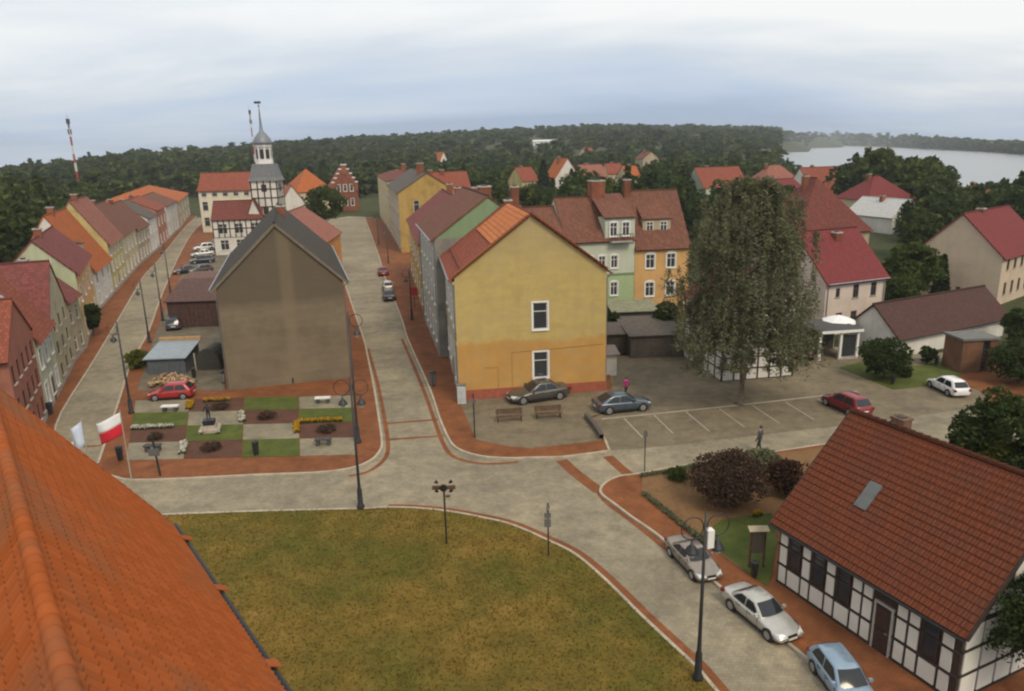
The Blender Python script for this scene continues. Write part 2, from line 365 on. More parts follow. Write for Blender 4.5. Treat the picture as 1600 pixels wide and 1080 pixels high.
# garden island beside the small timber framed house
nk = smooth_line(GP((1330, 690), (1085, 727), (1000, 742), (970, 746), (950, 754), (939, 765), (941, 775), (962, 791), (987, 810), (1012, 827), (1032, 842), (1090, 890), (1150, 940), (1225, 1003), (1275, 1044), (1400, 1150)), 4)
struct(sheet('pavement', nk + GP((1760, 1150), (1760, 740)), 0.12, REDPAVE, 0.14)); struct(ribbon('kerb', nk, 0.16, -0.02, 0.135, STONE))
gard = GP((1003, 747), (1030, 741), (1085, 731), (1300, 700), (1420, 690), (1300, 800), (1215, 830), (1190, 915), (1140, 880), (1075, 828), (1030, 792), (1003, 772))
struct(sheet('garden_bed', gard, 0.15, GARDEN))
struct(sheet('grass_patch', GP((1130, 815), (1205, 805), (1215, 850), (1200, 920), (1180, 908), (1120, 862), (1095, 838)), 0.16, GRASS))
# the lawn in front
lw = smooth_line(GP((150, 812), (265, 806), (400, 801), (560, 797), (605, 795), (650, 796), (700, 801), (750, 810), (800, 822), (855, 846), (900, 869), (950, 912), (1000, 962), (1054, 1013), (1088, 1045), (1115, 1077), (1160, 1130)), 4)
lawn_pts = lw + GP((1160, 1300), (300, 1300), (60, 1000))
struct(sheet('lawn', lawn_pts, 0.10, LAWN, 0.12)); struct(ribbon('kerb', lw, 0.16, -0.02, 0.125, STONE))
# red brick gutters and crossing bands set in the cobbles
def band(pts, w, z=0.006, mat=REDPAVE, n=4, side=0): return struct(ribbon('paving_band', smooth_line(GP(*pts), n), w, 0, z, mat, side=side))
struct(ribbon('paving_band', lw[16:], 0.38, 0, 0.006, REDPAVE, side=0.36))
band([(575, 545), (590, 600), (600, 650), (606, 690), (604, 712), (590, 728), (570, 739), (545, 744)], 0.32)
band([(628, 530), (644, 566), (664, 615), (680, 660), (692, 692), (705, 711), (730, 721), (765, 725), (810, 722)], 0.32, 0.007)
band([(603, 662), (640, 659), (684, 656)], 0.34, 0.008); band([(606, 687), (650, 684), (693, 681)], 0.34, 0.009)
band([(877, 719), (900, 740), (937, 768)], 0.85, 0.008, n=2); band([(950, 713), (966, 728), (985, 744)], 0.75, 0.008, n=2); band([(935, 768), (950, 786), (985, 812), (1028, 846), (1085, 892)], 0.4, 0.010)
band([(158, 696), (148, 697), (128, 698)], 0.3, 0.006, n=2)
# car park and side street
struct(sheet('car_park', GP((925, 656), (956, 704), (1010, 700), (1290, 668), (1420, 652), (1500, 640), (1590, 650), (1600, 560), (1330, 560), (1240, 540), (1060, 552), (965, 556), (952, 615)), 0.012, LOTPAVE))
band([(940, 655), (1150, 634), (1340, 612)], 0.2, 0.018, STONE, 2)
LINE = plain('worn_line_paint', (0.34, 0.31, 0.25), 0.9, var=0.3, scale=6)
for a, b in [((975, 654), (1004, 684)), ((1022, 649), (1052, 678)), ((1072, 644), (1108, 674)), ((1124, 639), (1164, 668)), ((1176, 634), (1218, 662)), ((1228, 629), (1272, 656)), ((1278, 624), (1318, 648))]:
    struct(ribbon('parking_line', GP(a, b), 0.11, 0, 0.020, LINE))
struct(sheet('grass_verge', GP((1312, 575), (1345, 566), (1420, 575), (1520, 556), (1500, 590), (1440, 605), (1395, 609)), 0.05, GRASS, 0.06))
struct(sheet('red_paved_court', GP((1440, 596), (1500, 590), (1520, 560), (1640, 540), (1640, 660), (1560, 640), (1530, 610), (1500, 600)), 0.055, REDPAVE, 0.06))
struct(sheet('side_street', GP((1420, 654), (1500, 642), (1500, 662), (1470, 690), (1400, 668)), 0.024, GREYPAVE))
# yard behind the garden plots
struct(sheet('yard', GP((215, 612), (350, 612), (350, 520), (345, 440), (440, 400), (500, 395), (490, 372), (335, 372), (300, 400), (280, 440), (262, 478), (244, 520), (232, 560)), 0.128, YARD))
# ------------------------------------------------------------------ chequered garden plots
TL, TR, BR, BL = GP((212, 628), (552, 620), (559, 713), (197, 722))
def cell(u, v): return (TL * (1 - u) + TR * u) * (1 - v) + (BL * (1 - u) + BR * u) * v
plots = bpy.data.objects.new('garden_plots', None); col.objects.link(plots); struct(plots); plots['label'] = 'chequered garden of grass, paving and mulch squares'
PAT = ['gsr', 'rgs', 'srg', 'gsr']   # g grey paving, s mulch, r grass
for r in range(4):
    for c in range(4):
        k = PAT[r][c % 3]; e_ = 0.006
        q = [cell((c + e_) / 4, (r + e_) / 4), cell((c + 1 - e_) / 4, (r + e_) / 4), cell((c + 1 - e_) / 4, (r + 1 - e_) / 4), cell((c + e_) / 4, (r + 1 - e_) / 4)]
        nm, m, z = {'g': ('paved_square', GREYPAVE, 0.14), 's': ('mulch_square', REDSOIL, 0.15), 'r': ('grass_square', GRASS, 0.165)}[k]
        sheet(nm, q, z, m, 0.05, plots)

# ------------------------------------------------------------------ windows and houses
WCACHE = {}; HP = []
def window_meshes(w, h, style, fm):
    k = (round(w, 2), round(h, 2), style, fm.name)
    if k in WCACHE: return WCACHE[k]
    f = MB(); b = 0.07 if style != 'shop' else 0.06; y0, y1 = 0.05, 0.13
    arch = style == 'arch'
    f.box(-w / 2, w / 2, y0, y1, 0, b); f.box(-w / 2, w / 2, y0, y1, h - b, h); f.box(-w / 2, -w / 2 + b, y0, y1, b, h - b); f.box(w / 2 - b, w / 2, y0, y1, b, h - b)
    f.box(-w / 2 + b, w / 2 - b, y0 + 0.01, y1, h * 0.66, h * 0.66 + 0.06)
    if style in ('cross', 'arch'): f.box(-0.035, 0.035, y0 + 0.015, y1, b, h - b)
    if style in ('trim', 'arch'):      # raised surround on the wall face
        t = 0.13
        f.box(-w / 2 - t, -w / 2, -0.05, 0.06, -t, h + t); f.box(w / 2, w / 2 + t, -0.05, 0.06, -t, h + t); f.box(-w / 2, w / 2, -0.05, 0.06, h, h + t); f.box(-w / 2, w / 2, -0.05, 0.06, -t, 0)
    if arch:                           # segmental head over the opening
        n = 8
        for i in range(n):
            a0, a1 = math.pi * i / n, math.pi * (i + 1) / n; R0, R1 = w / 2, w / 2 + 0.13; kz = 0.45
            P = [Vector((-R * math.cos(a), -0.055, h + 0.02 + kz * R * math.sin(a))) for R, a in ((R0 * 0.2, a0), (R1, a0), (R1, a1), (R0 * 0.2, a1))]
            f.quad(P[0], P[3], P[2], P[1])
            f.quad(P[1], P[2], P[2] + Vector((0, 0.06, 0)), P[1] + Vector((0, 0.06, 0)))
    p = MB(); p.box(-w / 2 + b, w / 2 - b, y0 + 0.03, y0 + 0.045, b, h - b)
    s = MB(); s.box(-w / 2 - 0.08, w / 2 + 0.08, -0.13, 0.05, -0.13 if style in ('trim', 'arch') else -0.05, -0.131 + 0.07 if style in ('trim', 'arch') else 0.0)
    WCACHE[k] = (f.mesh('window', fm), p.mesh('pane', GLASS), s.mesh('sill', CONC if style == 'plain' else fm)); return WCACHE[k]
def add_window(parent, M, w, h, style='plain', fm=None, sill=True):
    f, p, s = window_meshes(w, h, style, fm or WHITE)
    o = link('window', f, parent, M); link('pane', p, o)
    if sill: link('sill', s, o)
    return o
def face_frames(w, d):
    return {'F': (Vector((0, 0, 0)), Vector((1, 0, 0)), w), 'R': (Vector((w, 0, 0)), Vector((0, 1, 0)), d), 'B': (Vector((w, d, 0)), Vector((-1, 0, 0)), w), 'L': (Vector((0, d, 0)), Vector((0, -1, 0)), d)}
def face_matrix(o, dx, u, z):
    ny = Vector((-dx.y, dx.x, 0)); p = o + dx * u; 
    return Matrix(((dx.x, ny.x, 0, p.x), (dx.y, ny.y, 0, p.y), (0, 0, 1, z), (0, 0, 0, 1)))
def wall_face(mb, o, dx, W, H, holes, mi, reveal=0.16):
    """a wall rectangle with real openings and reveals"""
    us = sorted({0.0, W} | {x for h in holes for x in (h[0], h[1])}); zs = sorted({0.0, H} | {x for h in holes for x in (h[2], h[3])}); ny = Vector((-dx.y, dx.x, 0)); Z = Vector((0, 0, 1))
    P = lambda u, z, y=0: o + dx * u + Z * z + ny * y
    for z0, z1 in zip(zs, zs[1:]):
        run = None
        for u0, u1 in zip(us, us[1:]):
            inside = any(h[0] < (u0 + u1) / 2 < h[1] and h[2] < (z0 + z1) / 2 < h[3] for h in holes)
            if not inside: mb.quad(P(u0, z0), P(u1, z0), P(u1, z1), P(u0, z1), mi)
    for a, b, c, d in holes:
        mb.quad(P(a, c), P(a, c, reveal), P(a, d, reveal), P(a, d), mi); mb.quad(P(b, c, reveal), P(b, c), P(b, d), P(b, d, reveal), mi)
        mb.quad(P(a, d), P(a, d, reveal), P(b, d, reveal), P(b, d), mi); mb.quad(P(a, c, reveal), P(a, c), P(b, c), P(b, c, reveal), mi)
def slope(mb, e0, e1, r1, r0, th=0.14, courses=0, mi=0, hook=0.035):
    """one roof plane: eave e0->e1, ridge r0->r1 (seen from outside, left to right)"""
    e0, e1, r0, r1 = map(Vector, (e0, e1, r0, r1)); n = (e1 - e0).cross(r0 - e0).normalized(); ex = (e1 - e0).normalized(); up = n.cross(ex).normalized()
    UV = lambda p: ((p - e0).dot(ex), (p - e0).dot(up))
    T = n * th
    if courses:
        for i in range(courses):
            a, b = i / courses, (i + 1) / courses
            p = [e0.lerp(r0, a) + n * (th + hook), e1.lerp(r1, a) + n * (th + hook), e1.lerp(r1, b) + n * th, e0.lerp(r0, b) + n * th]
            mb.quad(*p, mi, [UV(q) for q in p])
            q = [e0.lerp(r0, a) + n * (th - 0.02), e1.lerp(r1, a) + n * (th - 0.02), p[1], p[0]]; mb.quad(*q, mi, [(UV(e0)[0], UV(e0.lerp(r0, a))[1])] * 4)
    else:
        p = [e0 + T, e1 + T, r1 + T, r0 + T]; mb.quad(*p, mi, [UV(q) for q in p])
    for a, b in ((e0, e1), (e1, r1), (r1, r0), (r0, e0)): mb.quad(a, b, b + T, a + T, mi, [UV(a), UV(b), UV(b), UV(a)])
    mb.quad(r0, r1, e1, e0, mi, [UV(r0), UV(r1), UV(e1), UV(e0)])
def house(name, label, cat, pl, pr, d, he, hr, wall, roof, axis='x', kind='gable', wins=(), ov=0.35, og=0.2, chim=(), courses=0, plinth=None, walls=None, gablem=None, ridge=True, group=None, pipes=(), dip=0.0, fm=None, hipr=None, dx=None):
    """pl, pr: ground points of the front wall, left to right seen from outside. Returns the Empty and its local size"""
    a = G(*pl) if not isinstance(pl, Vector) else pl; b = G(*pr) if not isinstance(pr, Vector) else pr
    w = (b - a).length; rz = math.atan2(b.y - a.y, b.x - a.x); c0 = (a + b) / 2 + Vector((-(b.y - a.y), b.x - a.x, 0)) / w * d / 2; HP.append((c0.x, c0.y, math.hypot(w, d) / 2))
    t = thing(name, label, cat, (a.x, a.y, -0.05), rz, group); ff = face_frames(w, d); walls = walls or {}
    mats = [wall]; mi = {}
    for k in 'FRBL':
        m = walls.get(k, wall)
        if m not in mats: mats.append(m)
        mi[k] = mats.index(m)
    gm = mi if gablem is None else None
    if gablem is not None: mats.append(gablem)
    holes = {k: [] for k in 'FRBL'}; wl = []
    for fc, us, zs_, ww, wh, *st in wins:
        st = st[0] if st else 'plain'; o0, dxx, W = ff[fc]
        for u in us:
            uu = u * W
            for z in zs_:
                if z + wh < he - 0.05: holes[fc].append((uu - ww / 2, uu + ww / 2, z, z + wh)); off = 0.0
                else: off = -0.10
                M = face_matrix(o0, dxx, uu, z); M = M @ Matrix.Translation((0, off, 0)); wl.append((M, ww, wh, st))
    mb = MB()
    for k in 'FRBL': wall_face(mb, ff[k][0], ff[k][1], ff[k][2], he, holes[k], mi[k])
    gi = lambda k: mi[k] if gablem is None else len(mats) - 1
    if kind == 'gable':
        if axis == 'x':
            mb.add([(w, 0, he), (w, d, he), (w, d / 2, hr)], [(0, 1, 2)], gi('R')); mb.add([(0, d, he), (0, 0, he), (0, d / 2, hr)], [(0, 1, 2)], gi('L'))
        else:
            mb.add([(0, 0, he), (w, 0, he), (w / 2, 0, hr)], [(0, 1, 2)], gi('F')); mb.add([(w, d, he), (0, d, he), (w / 2, d, hr)], [(0, 1, 2)], gi('B'))
    mb.box(0.1, w - 0.1, 0.1 + 0.16, d - 0.26, he - 0.1, he - 0.06, mi['F'])
    wo_ = mb.build('wall', mats, t)
    for M, ww, wh, st in wl: add_window(t, M, ww, wh, st, fm)
    R = MB(); th = 0.14
    if kind == 'gable':
        if axis == 'x':
            s = (hr - he) / (d / 2); ze = he - ov * s
            slope(R, (-og, -ov, ze), (w + og, -ov, ze), (w + og, d / 2, hr), (-og, d / 2, hr), th, courses); slope(R, (w + og, d + ov, ze), (-og, d + ov, ze), (-og, d / 2, hr), (w + og, d / 2, hr), th, courses)
            rl = [(-og, d / 2, hr + th * 1.1), (w + og, d / 2, hr + th * 1.1)]
        else:
            s = (hr - he) / (w / 2); ze = he - ov * s
            slope(R, (-ov, d + og, ze), (-ov, -og, ze), (w / 2, -og, hr), (w / 2, d + og, hr), th, courses); slope(R, (w + ov, -og, ze), (w + ov, d + og, ze), (w / 2, d + og, hr), (w / 2, -og, hr), th, courses)
            rl = [(w / 2, -og, hr + th * 1.1), (w / 2, d + og, hr + th * 1.1)]
    else:       # hip
        hb = hipr if hipr is not None else min(w, d) / 2
        if axis == 'x': a0, a1 = Vector((hb, d / 2, hr)), Vector((w - hb, d / 2, hr))
        else: a0, a1 = Vector((w / 2, hb, hr)), Vector((w / 2, d - hb, hr))
        c = [Vector((-ov, -ov, he)), Vector((w + ov, -ov, he)), Vector((w + ov, d + ov, he)), Vector((-ov, d + ov, he))]
        if axis == 'x':
            slope(R, c[0], c[1], a1, a0, th); slope(R, c[2], c[3], a0, a1, th); slope(R, c[1], c[2], a1, a1, th); slope(R, c[3], c[0], a0, a0, th)
        else:
            slope(R, c[0], c[1], a0, a0, th); slope(R, c[1], c[2], a1, a0, th); slope(R, c[2], c[3], a1, a1, th); slope(R, c[3], c[0], a0, a1, th)
        up_ = Vector((0, 0, th * 1.1)); rl = [a0 + up_, a1 + up_]
    ro = R.build('roof', roof, t)
    if ridge and (Vector(rl[1]) - Vector(rl[0])).length > 0.5: MB().tube(rl, 0.13, 8).build('ridge_cap', roof, ro)
    for cx, cy, cz, cw, chh in chim:
        c = MB(); c.box(cx - cw / 2, cx + cw / 2, cy - cw / 2, cy + cw / 2, cz - 1.2, cz + chh); c.box(cx - cw / 2 - 0.07, cx + cw / 2 + 0.07, cy - cw / 2 - 0.07, cy + cw / 2 + 0.07, cz + chh + 0.002, cz + chh + 0.15, 1); c.box(cx - cw / 4, cx + cw / 4, cy - cw / 4, cy + cw / 4, cz + chh + 0.151, cz + chh + 0.3, 2)
        c.build('chimney', [BRICKRED, CONC, DARKMETAL], ro)
    if plinth:
        m, hp = plinth; p = MB(); e_ = 0.05
        p.box(-e_, w + e_, -e_, -0.004, 0, hp); p.box(-e_, w + e_, d + 0.004, d + e_, 0, hp); p.box(-e_, -0.004, 0, d, 0, hp - 0.003); p.box(w + 0.004, w + e_, 0, d, 0, hp - 0.003); p.build('plinth', m, t)
    for fc in pipes:
        o0, dxx, W = ff[fc]; ny = Vector((dxx.y, -dxx.x, 0)); z = he - ov * 0.5
        g = MB().tube([o0 + ny * (ov + 0.07) + Vector((0, 0, z)), o0 + dxx * W + ny * (ov + 0.07) + Vector((0, 0, z))], 0.08, 8); g.build('gutter', STEEL, t)
        for uu in (0.25, W - 0.25):
            q = o0 + dxx * uu; MB().tube([q + ny * (ov + 0.05) + Vector((0, 0, z)), q + ny * 0.1 + Vector((0, 0, z - 0.5)), q + ny * 0.1 + Vector((0, 0, 0.1))], 0.055, 6).build('downpipe', STEEL, t)
    return t, w, ro
def door(t, fc, w, d, u, dw, dh, mat=WOOD, z=0.15):
    o0, dx, W = face_frames(w, d)[fc]; M = face_matrix(o0, dx, u * W, z); b = MB(); b.box(-dw / 2, dw / 2, -0.05, 0.03, 0, dh); b.box(-dw / 2 - 0.1, -dw / 2, -0.08, 0.03, 0, dh + 0.1, 1); b.box(dw / 2, dw / 2 + 0.1, -0.08, 0.03, 0, dh + 0.1, 1); b.box(-dw / 2, dw / 2, -0.08, 0.03, dh, dh + 0.1, 1)
    o = link('door', b.mesh('door', [mat, CONC]), t, M); h = MB(); h.box(dw / 2 - 0.2, dw / 2 - 0.08, -0.11, -0.052, 1.0, 1.05); h.build('handle', STEEL, o); return o
def skylight(ro, M, w, h):
    b = MB(); b.box(-w / 2, w / 2, -h / 2, h / 2, 0.0, 0.09); o = link('skylight', b.mesh('skylight', STEEL), ro, M); p = MB(); p.box(-w / 2 + 0.07, w / 2 - 0.07, -h / 2 + 0.07, h / 2 - 0.07, 0.091, 0.10); p.build('pane', gloss('skylight_glass', (0.35, 0.38, 0.42), 0.15), o); return o
def slope_matrix(p, ex, up):      # a frame lying on a roof plane
    ex, up = Vector(ex).normalized(), Vector(up).normalized(); n = ex.cross(up)
    return Matrix(((ex.x, up.x, n.x, p[0]), (ex.y, up.y, n.y, p[1]), (ex.z, up.z, n.z, p[2]), (0, 0, 0, 1)))
def dormer(t, ro, x, y, z, w, h, dep, wall, roof, wins=1, pitch=0.25):
    """box dormer whose face stands at (x, y, z) in house space, facing -y"""
    b = MB(); b.box(x - w / 2, x + w / 2, y, y + dep, z, z + h); o = b.build('dormer', wall, ro)
    r = MB(); slope(r, (x - w / 2 - 0.15, y - 0.2, z + h), (x + w / 2 + 0.15, y - 0.2, z + h), (x + w / 2 + 0.15, y + dep + 0.6, z + h + (dep + 0.8) * pitch), (x - w / 2 - 0.15, y + dep + 0.6, z + h + (dep + 0.8) * pitch), 0.1); r.build('dormer_roof', roof, o)
    for i in range(wins):
        u = x - w / 2 + w * (i + 0.5) / wins; add_window(t, Matrix.Translation((u, y - 0.10, z + h * 0.2)), min(0.9, w / wins * 0.62), h * 0.66, 'cross')

# ------------------------------------------------------------------ roof and wall materials
T_RED = tiles('red_tiles', (0.26, 0.075, 0.045)); T_DKRED = tiles('dark_red_tiles', (0.17, 0.052, 0.04)); T_ORANGE = tiles('orange_tiles', (0.40, 0.115, 0.035), 0.25, 0.25); T_BROWN = tiles('brown_tiles', (0.18, 0.078, 0.052)); T_PINK = tiles('faded_red_tiles', (0.30, 0.12, 0.088), 0.3, 0.35)
T_PURPLE = tiles('plum_tiles', (0.20, 0.062, 0.055)); T_GREY = tiles('grey_roofing', (0.115, 0.10, 0.085), 0.25, 0.5, 0.5, 0.4); T_NEW = tiles('new_orange_tiles', (0.52, 0.175, 0.062), 0.2, 0.1, 0.3, 0.4); T_BURG = tiles('burgundy_tiles', (0.19, 0.04, 0.04), 0.2, 0.25); T_DBROWN = tiles('dark_brown_tiles', (0.085, 0.042, 0.035), 0.25, 0.3)
S_CREAM = stucco('cream_render', (0.52, 0.45, 0.28)); S_YELLOW = stucco('yellow_render', (0.50, 0.42, 0.19)); S_BEIGE = stucco('beige_render', (0.40, 0.33, 0.23)); S_WHITE = stucco('white_render', (0.62, 0.60, 0.55), 0.2); S_GREENW = stucco('pale_green_render', (0.42, 0.45, 0.30)); S_PINK = stucco('pink_render', (0.40, 0.18, 0.125), 0.3)
S_ORANGE = stucco('orange_render', (0.52, 0.24, 0.075), 0.25); S_APRI = stucco('apricot_render', (0.56, 0.34, 0.14), 0.2); S_MINT = stucco('mint_render', (0.33, 0.42, 0.24), 0.2); S_PALEMINT = stucco('pale_mint_render', (0.46, 0.50, 0.40), 0.2); S_OCHRE = stucco('ochre_render', (0.40, 0.27, 0.09), 0.35); S_GREY = stucco('grey_render', (0.23, 0.215, 0.19), 0.4); S_ROSE = stucco('rose_white_render', (0.58, 0.49, 0.42), 0.15); S_TAN = stucco('tan_render', (0.50, 0.40, 0.30), 0.12); S_GREENGABLE = stucco('green_gable_boards', (0.20, 0.29, 0.17), 0.15)
def gable_paint():
    m, t, b = _new('ochre_yellow_gable'); v = coords(t); s = nd(t, 'ShaderNodeSeparateXYZ'); t.links.new(v, s.inputs[0])
    big = noise(t, v, 0.35, 7, 0.66); run = noise(t, coords(t, scale=(1.6, 1.6, 0.12)), 1.0, 6, 0.6); fine = noise(t, v, 12, 4)
    low = ramp(t, big, [(0.3, (0.42, 0.225, 0.062)), (0.7, (0.52, 0.305, 0.095))]); high = ramp(t, big, [(0.3, (0.37, 0.285, 0.105)), (0.5, (0.48, 0.365, 0.135)), (0.7, (0.42, 0.33, 0.15))])
    h = nd(t, 'ShaderNodeMath', operation='MULTIPLY_ADD'); t.links.new(big, h.inputs[0]); h.inputs[1].default_value = 1.6; t.links.new(s.outputs[2], h.inputs[2])
    f = nd(t, 'ShaderNodeMapRange'); f.inputs[1].default_value = 5.7; f.inputs[2].default_value = 6.2; t.links.new(h.outputs[0], f.inputs[0])
    a = mixc(t, f.outputs[0], low, high)
    g = nd(t, 'ShaderNodeMapRange'); g.inputs[1].default_value = 11.0; g.inputs[2].default_value = 16.0; g.inputs[3].default_value = 0.0; g.inputs[4].default_value = 0.6; t.links.new(h.outputs[0], g.inputs[0])
    a = mixc(t, g.outputs[0], a, (0.36, 0.30, 0.18))
    a = mixc(t, ramp(t, run, [(0.5, (0, 0, 0)), (0.8, (0.22, 0.22, 0.22))]), a, (0.28, 0.20, 0.09))
    mot = noise(t, coords(t, scale=(0.5, 0.5, 1.3)), 1.1, 6, 0.68); a = mixc(t, ramp(t, mot, [(0.42, (0, 0, 0)), (0.72, (0.5, 0.5, 0.5))]), a, (0.33, 0.25, 0.13))
    t.links.new(a, b.inputs['Base Color']); b.inputs['Roughness'].default_value = 0.92; matte(b); bump(t, b, fine, 0.3, 0.02); return m
def bare_gable():
    m, t, b = _new('bare_brown_gable'); v = coords(t); big = noise(t, v, 0.3, 8, 0.7); row = noise(t, coords(t, scale=(0.25, 0.25, 2.4)), 1.0, 5, 0.6); fine = noise(t, v, 9, 5)
    a = ramp(t, big, [(0.3, (0.13, 0.106, 0.074)), (0.5, (0.180, 0.146, 0.100)), (0.72, (0.22, 0.178, 0.118))])
    a = mixc(t, ramp(t, row, [(0.4, (0, 0, 0)), (0.7, (0.5, 0.5, 0.5))]), a, (0.14, 0.105, 0.07))
    w = nd(t, 'ShaderNodeTexVoronoi', Scale=0.8); t.links.new(v, w.inputs['Vector'])
    a = mixc(t, ramp(t, w.outputs['Distance'], [(0.0, (0.25, 0.25, 0.25)), (0.5, (0, 0, 0))]), a, (0.25, 0.20, 0.125))
    q = nd(t, 'ShaderNodeSeparateXYZ'); t.links.new(v, q.inputs[0]); h = nd(t, 'ShaderNodeMath', operation='MULTIPLY_ADD'); t.links.new(big, h.inputs[0]); h.inputs[1].default_value = 2.4; t.links.new(q.outputs[2], h.inputs[2])
    f = nd(t, 'ShaderNodeMapRange'); f.inputs[1].default_value = 8.6; f.inputs[2].default_value = 9.6; f.inputs[4].default_value = 0.75; t.links.new(h.outputs[0], f.inputs[0]); a = mixc(t, f.outputs[0], a, (0.098, 0.078, 0.054))       # bare older plaster above
    x0 = nd(t, 'ShaderNodeMath', operation='SUBTRACT'); t.links.new(q.outputs[0], x0.inputs[0]); x0.inputs[1].default_value = 6.0; x1 = nd(t, 'ShaderNodeMath', operation='ABSOLUTE'); t.links.new(x0.outputs[0], x1.inputs[0]); g = nd(t, 'ShaderNodeMapRange'); g.inputs[1].default_value = 0.35; g.inputs[2].default_value = 0.75; g.inputs[3].default_value = 0.4; g.inputs[4].default_value = 0.0; t.links.new(x1.outputs[0], g.inputs[0]); a = mixc(t, g.outputs[0], a, (0.22, 0.17, 0.11))   # plastered flue
    t.links.new(a, b.inputs['Base Color']); b.inputs['Roughness'].default_value = 0.95; matte(b); bump(t, b, fine, 0.5, 0.03); return m

# ------------------------------------------------------------------ the ochre gabled house at the corner
zc = zh((718, 628), 437)
Y, yw, yr = house('corner_house', 'ochre yellow gabled corner house with two white windows in its gable', 'house', (718, 628), (946, 612), 14.2, 10.8, 15.6, gable_paint(), tiles('brick_red_roof', (0.27, 0.072, 0.042), 0.3, 0.35), 'y', ov=0.45, og=0.12,
    walls={'L': stucco('pale_street_render', (0.50, 0.47, 0.38), 0.35), 'R': S_BEIGE}, wins=[('F', [0.553], [1.75, 6.05], 1.25, 2.3, 'trim'), ('L', [0.14, 0.38, 0.62, 0.86], [6.3], 1.1, 2.0, 'trim'), ('L', [0.14, 0.38, 0.86], [1.6], 1.1, 2.0, 'trim')], pipes=('L', 'R'), chim=[(yw_, 13.0, 15.0, 0.7, 0.9) for yw_ in (6.4,)])
door(Y, 'L', yw, 14.2, 0.62, 1.2, 2.5)
for nm, x0, x1, y0, y1, zt in (('plinth', -0.05, yw + 0.05, -0.06, -0.004, 1.05),): MB().box(x0, x1, y0, y1, 0, zt).build(nm, plain('red_plinth', (0.30, 0.085, 0.05), 0.85), Y)
c_ = MB(); c_.box(-0.09, -0.004, 0, 14.2, 5.0, 5.35); c_.box(-0.2, -0.004, 0, 14.2, 10.2, 10.45); c_.build('cornice', S_BEIGE, Y)
sL = Vector((yw / 2, 0, 15.6 - 10.8)).normalized(); nL = Vector((-sL.z, 0, sL.x))
def on_left(y, f): return Vector((yw / 2, y, 15.6)) - sL * f * 7.9 + nL * 0.16
np_ = MB(); slope(np_, on_left(12.0, 0.50), on_left(-0.1, 0.50), on_left(-0.1, 0.0), on_left(12.0, 0.0), 0.05, 9); np_.build('new_tile_panel', T_NEW, yr)
for f0 in range(20): 
    a, b = on_left(-0.12, f0 / 20 + 0.004), on_left(-0.12, (f0 + 1) / 20); MB().bar(a + nL * 0.02, b + nL * 0.05, 0.5, 0.12).build('verge_tile', T_NEW, yr)
    a2, b2 = Vector((yw - a.x, a.y, a.z)), Vector((yw - b.x, b.y, b.z)); nR = Vector((-nL.x, 0, nL.z)); MB().bar(a2 + nR * 0.02, b2 + nR * 0.05, 0.5, 0.12).build('verge_tile', T_ORANGE, yr)
for i in range(7):
    p = on_left(0.6 + i * 1.9, 0.93); MB().bar(p, p + Vector((-0.05, 0, 0.35)), 0.5, 0.05).build('snow_guard', DARKMETAL, yr)
MB().tube([(4.6, -0.025, 1.06), (4.62, -0.025, 4.15), (8.2, -0.025, 4.25), (yw - 0.3, -0.025, 4.42)], 0.012, 5).build('cable', plain('old_cable', (0.16, 0.11, 0.06), 0.8), Y); MB().tube([(3.4, -0.03, 1.06), (3.4, -0.03, 2.9), (2.2, -0.03, 2.95)], 0.012, 5).build('cable', plain('old_cable', (0.16, 0.11, 0.06), 0.8), Y)
# wall bracket lamp and meter cabinet against the gable
br = thing('bracket_lamp', 'thin dark bracket lamp on the ochre gable wall', 'lamp', G(727, 622)); zb = zh((727, 622), 606)
MB().tube([(0, 0, 0), (0, 0, zh((727, 622), 588)), (1.9, 0, zh((727, 622), 588) + 0.1)], 0.045, 6).build('arm', DARKMETAL, br); MB().lathe([(0.05, 0.12), (0.16, 0.02), (0.14, -0.05)], 10, M=Matrix.Translation((1.95, 0, zh((727, 622), 588) + 0.02))).build('lamp_head', STEEL, br)
ec = thing('utility_cabinet', 'pale grey utility cabinet at the corner of the ochre house', 'cabinet', G(722, 632)); b_ = MB(); b_.box(-0.35, 0.35, -0.2, 0.2, 0.1, 1.7); b_.build('cabinet_body', plain('pale_grey_plastic', (0.50, 0.53, 0.53), 0.6), ec); MB().box(-0.4, 0.4, -0.25, 0.25, 1.701, 1.8).build('cabinet_cap', STEEL, ec); MB().box(-0.3, 0.3, -0.225, -0.204, 0.25, 1.55).build('cabinet_door', plain('cabinet_door_grey', (0.42, 0.45, 0.45), 0.6), ec)

# ------------------------------------------------------------------ row along the right side of the middle street
def along(p, q): return G(*q), G(*p)            # right-hand row: the far corner is its left end
a, b = G(664, 502), G(688, 560)
H2, w2, r2 = house('grey_roofed_house', 'pale street house with brown roof and green boarded gable behind the ochre house', 'house', a, b, 11.0, 12.4, 16.3, stucco('pale_grey_facade', (0.47, 0.46, 0.41), 0.35), T_BROWN, 'x', ov=0.4, og=0.15, walls={'R': S_GREY}, gablem=S_GREENGABLE, wins=[('F', [0.12, 0.31, 0.5, 0.69, 0.88], [1.5, 5.4, 9.2], 1.0, 1.9, 'trim')], chim=[(9, 6.6, 15.2, 1.3, 1.6), (3, 6.6, 15.2, 0.9, 1.2)], pipes=('F',))
a, b = G(643, 428), G(664.5, 500)
house('ochre_house', 'narrow ochre fronted street house with plum roof', 'house', a, b, 12, 9.6, 14.2, S_OCHRE, T_PURPLE, 'x', wins=[('F', [0.1, 0.26, 0.42, 0.58, 0.74, 0.9], [1.4, 5.6], 1.0, 1.8, 'trim')], chim=[(8, 6.5, 13.8, 0.9, 1.6), (20, 6.5, 13.8, 0.9, 1.6)])
a, b = G(611, 366), G(628, 396)
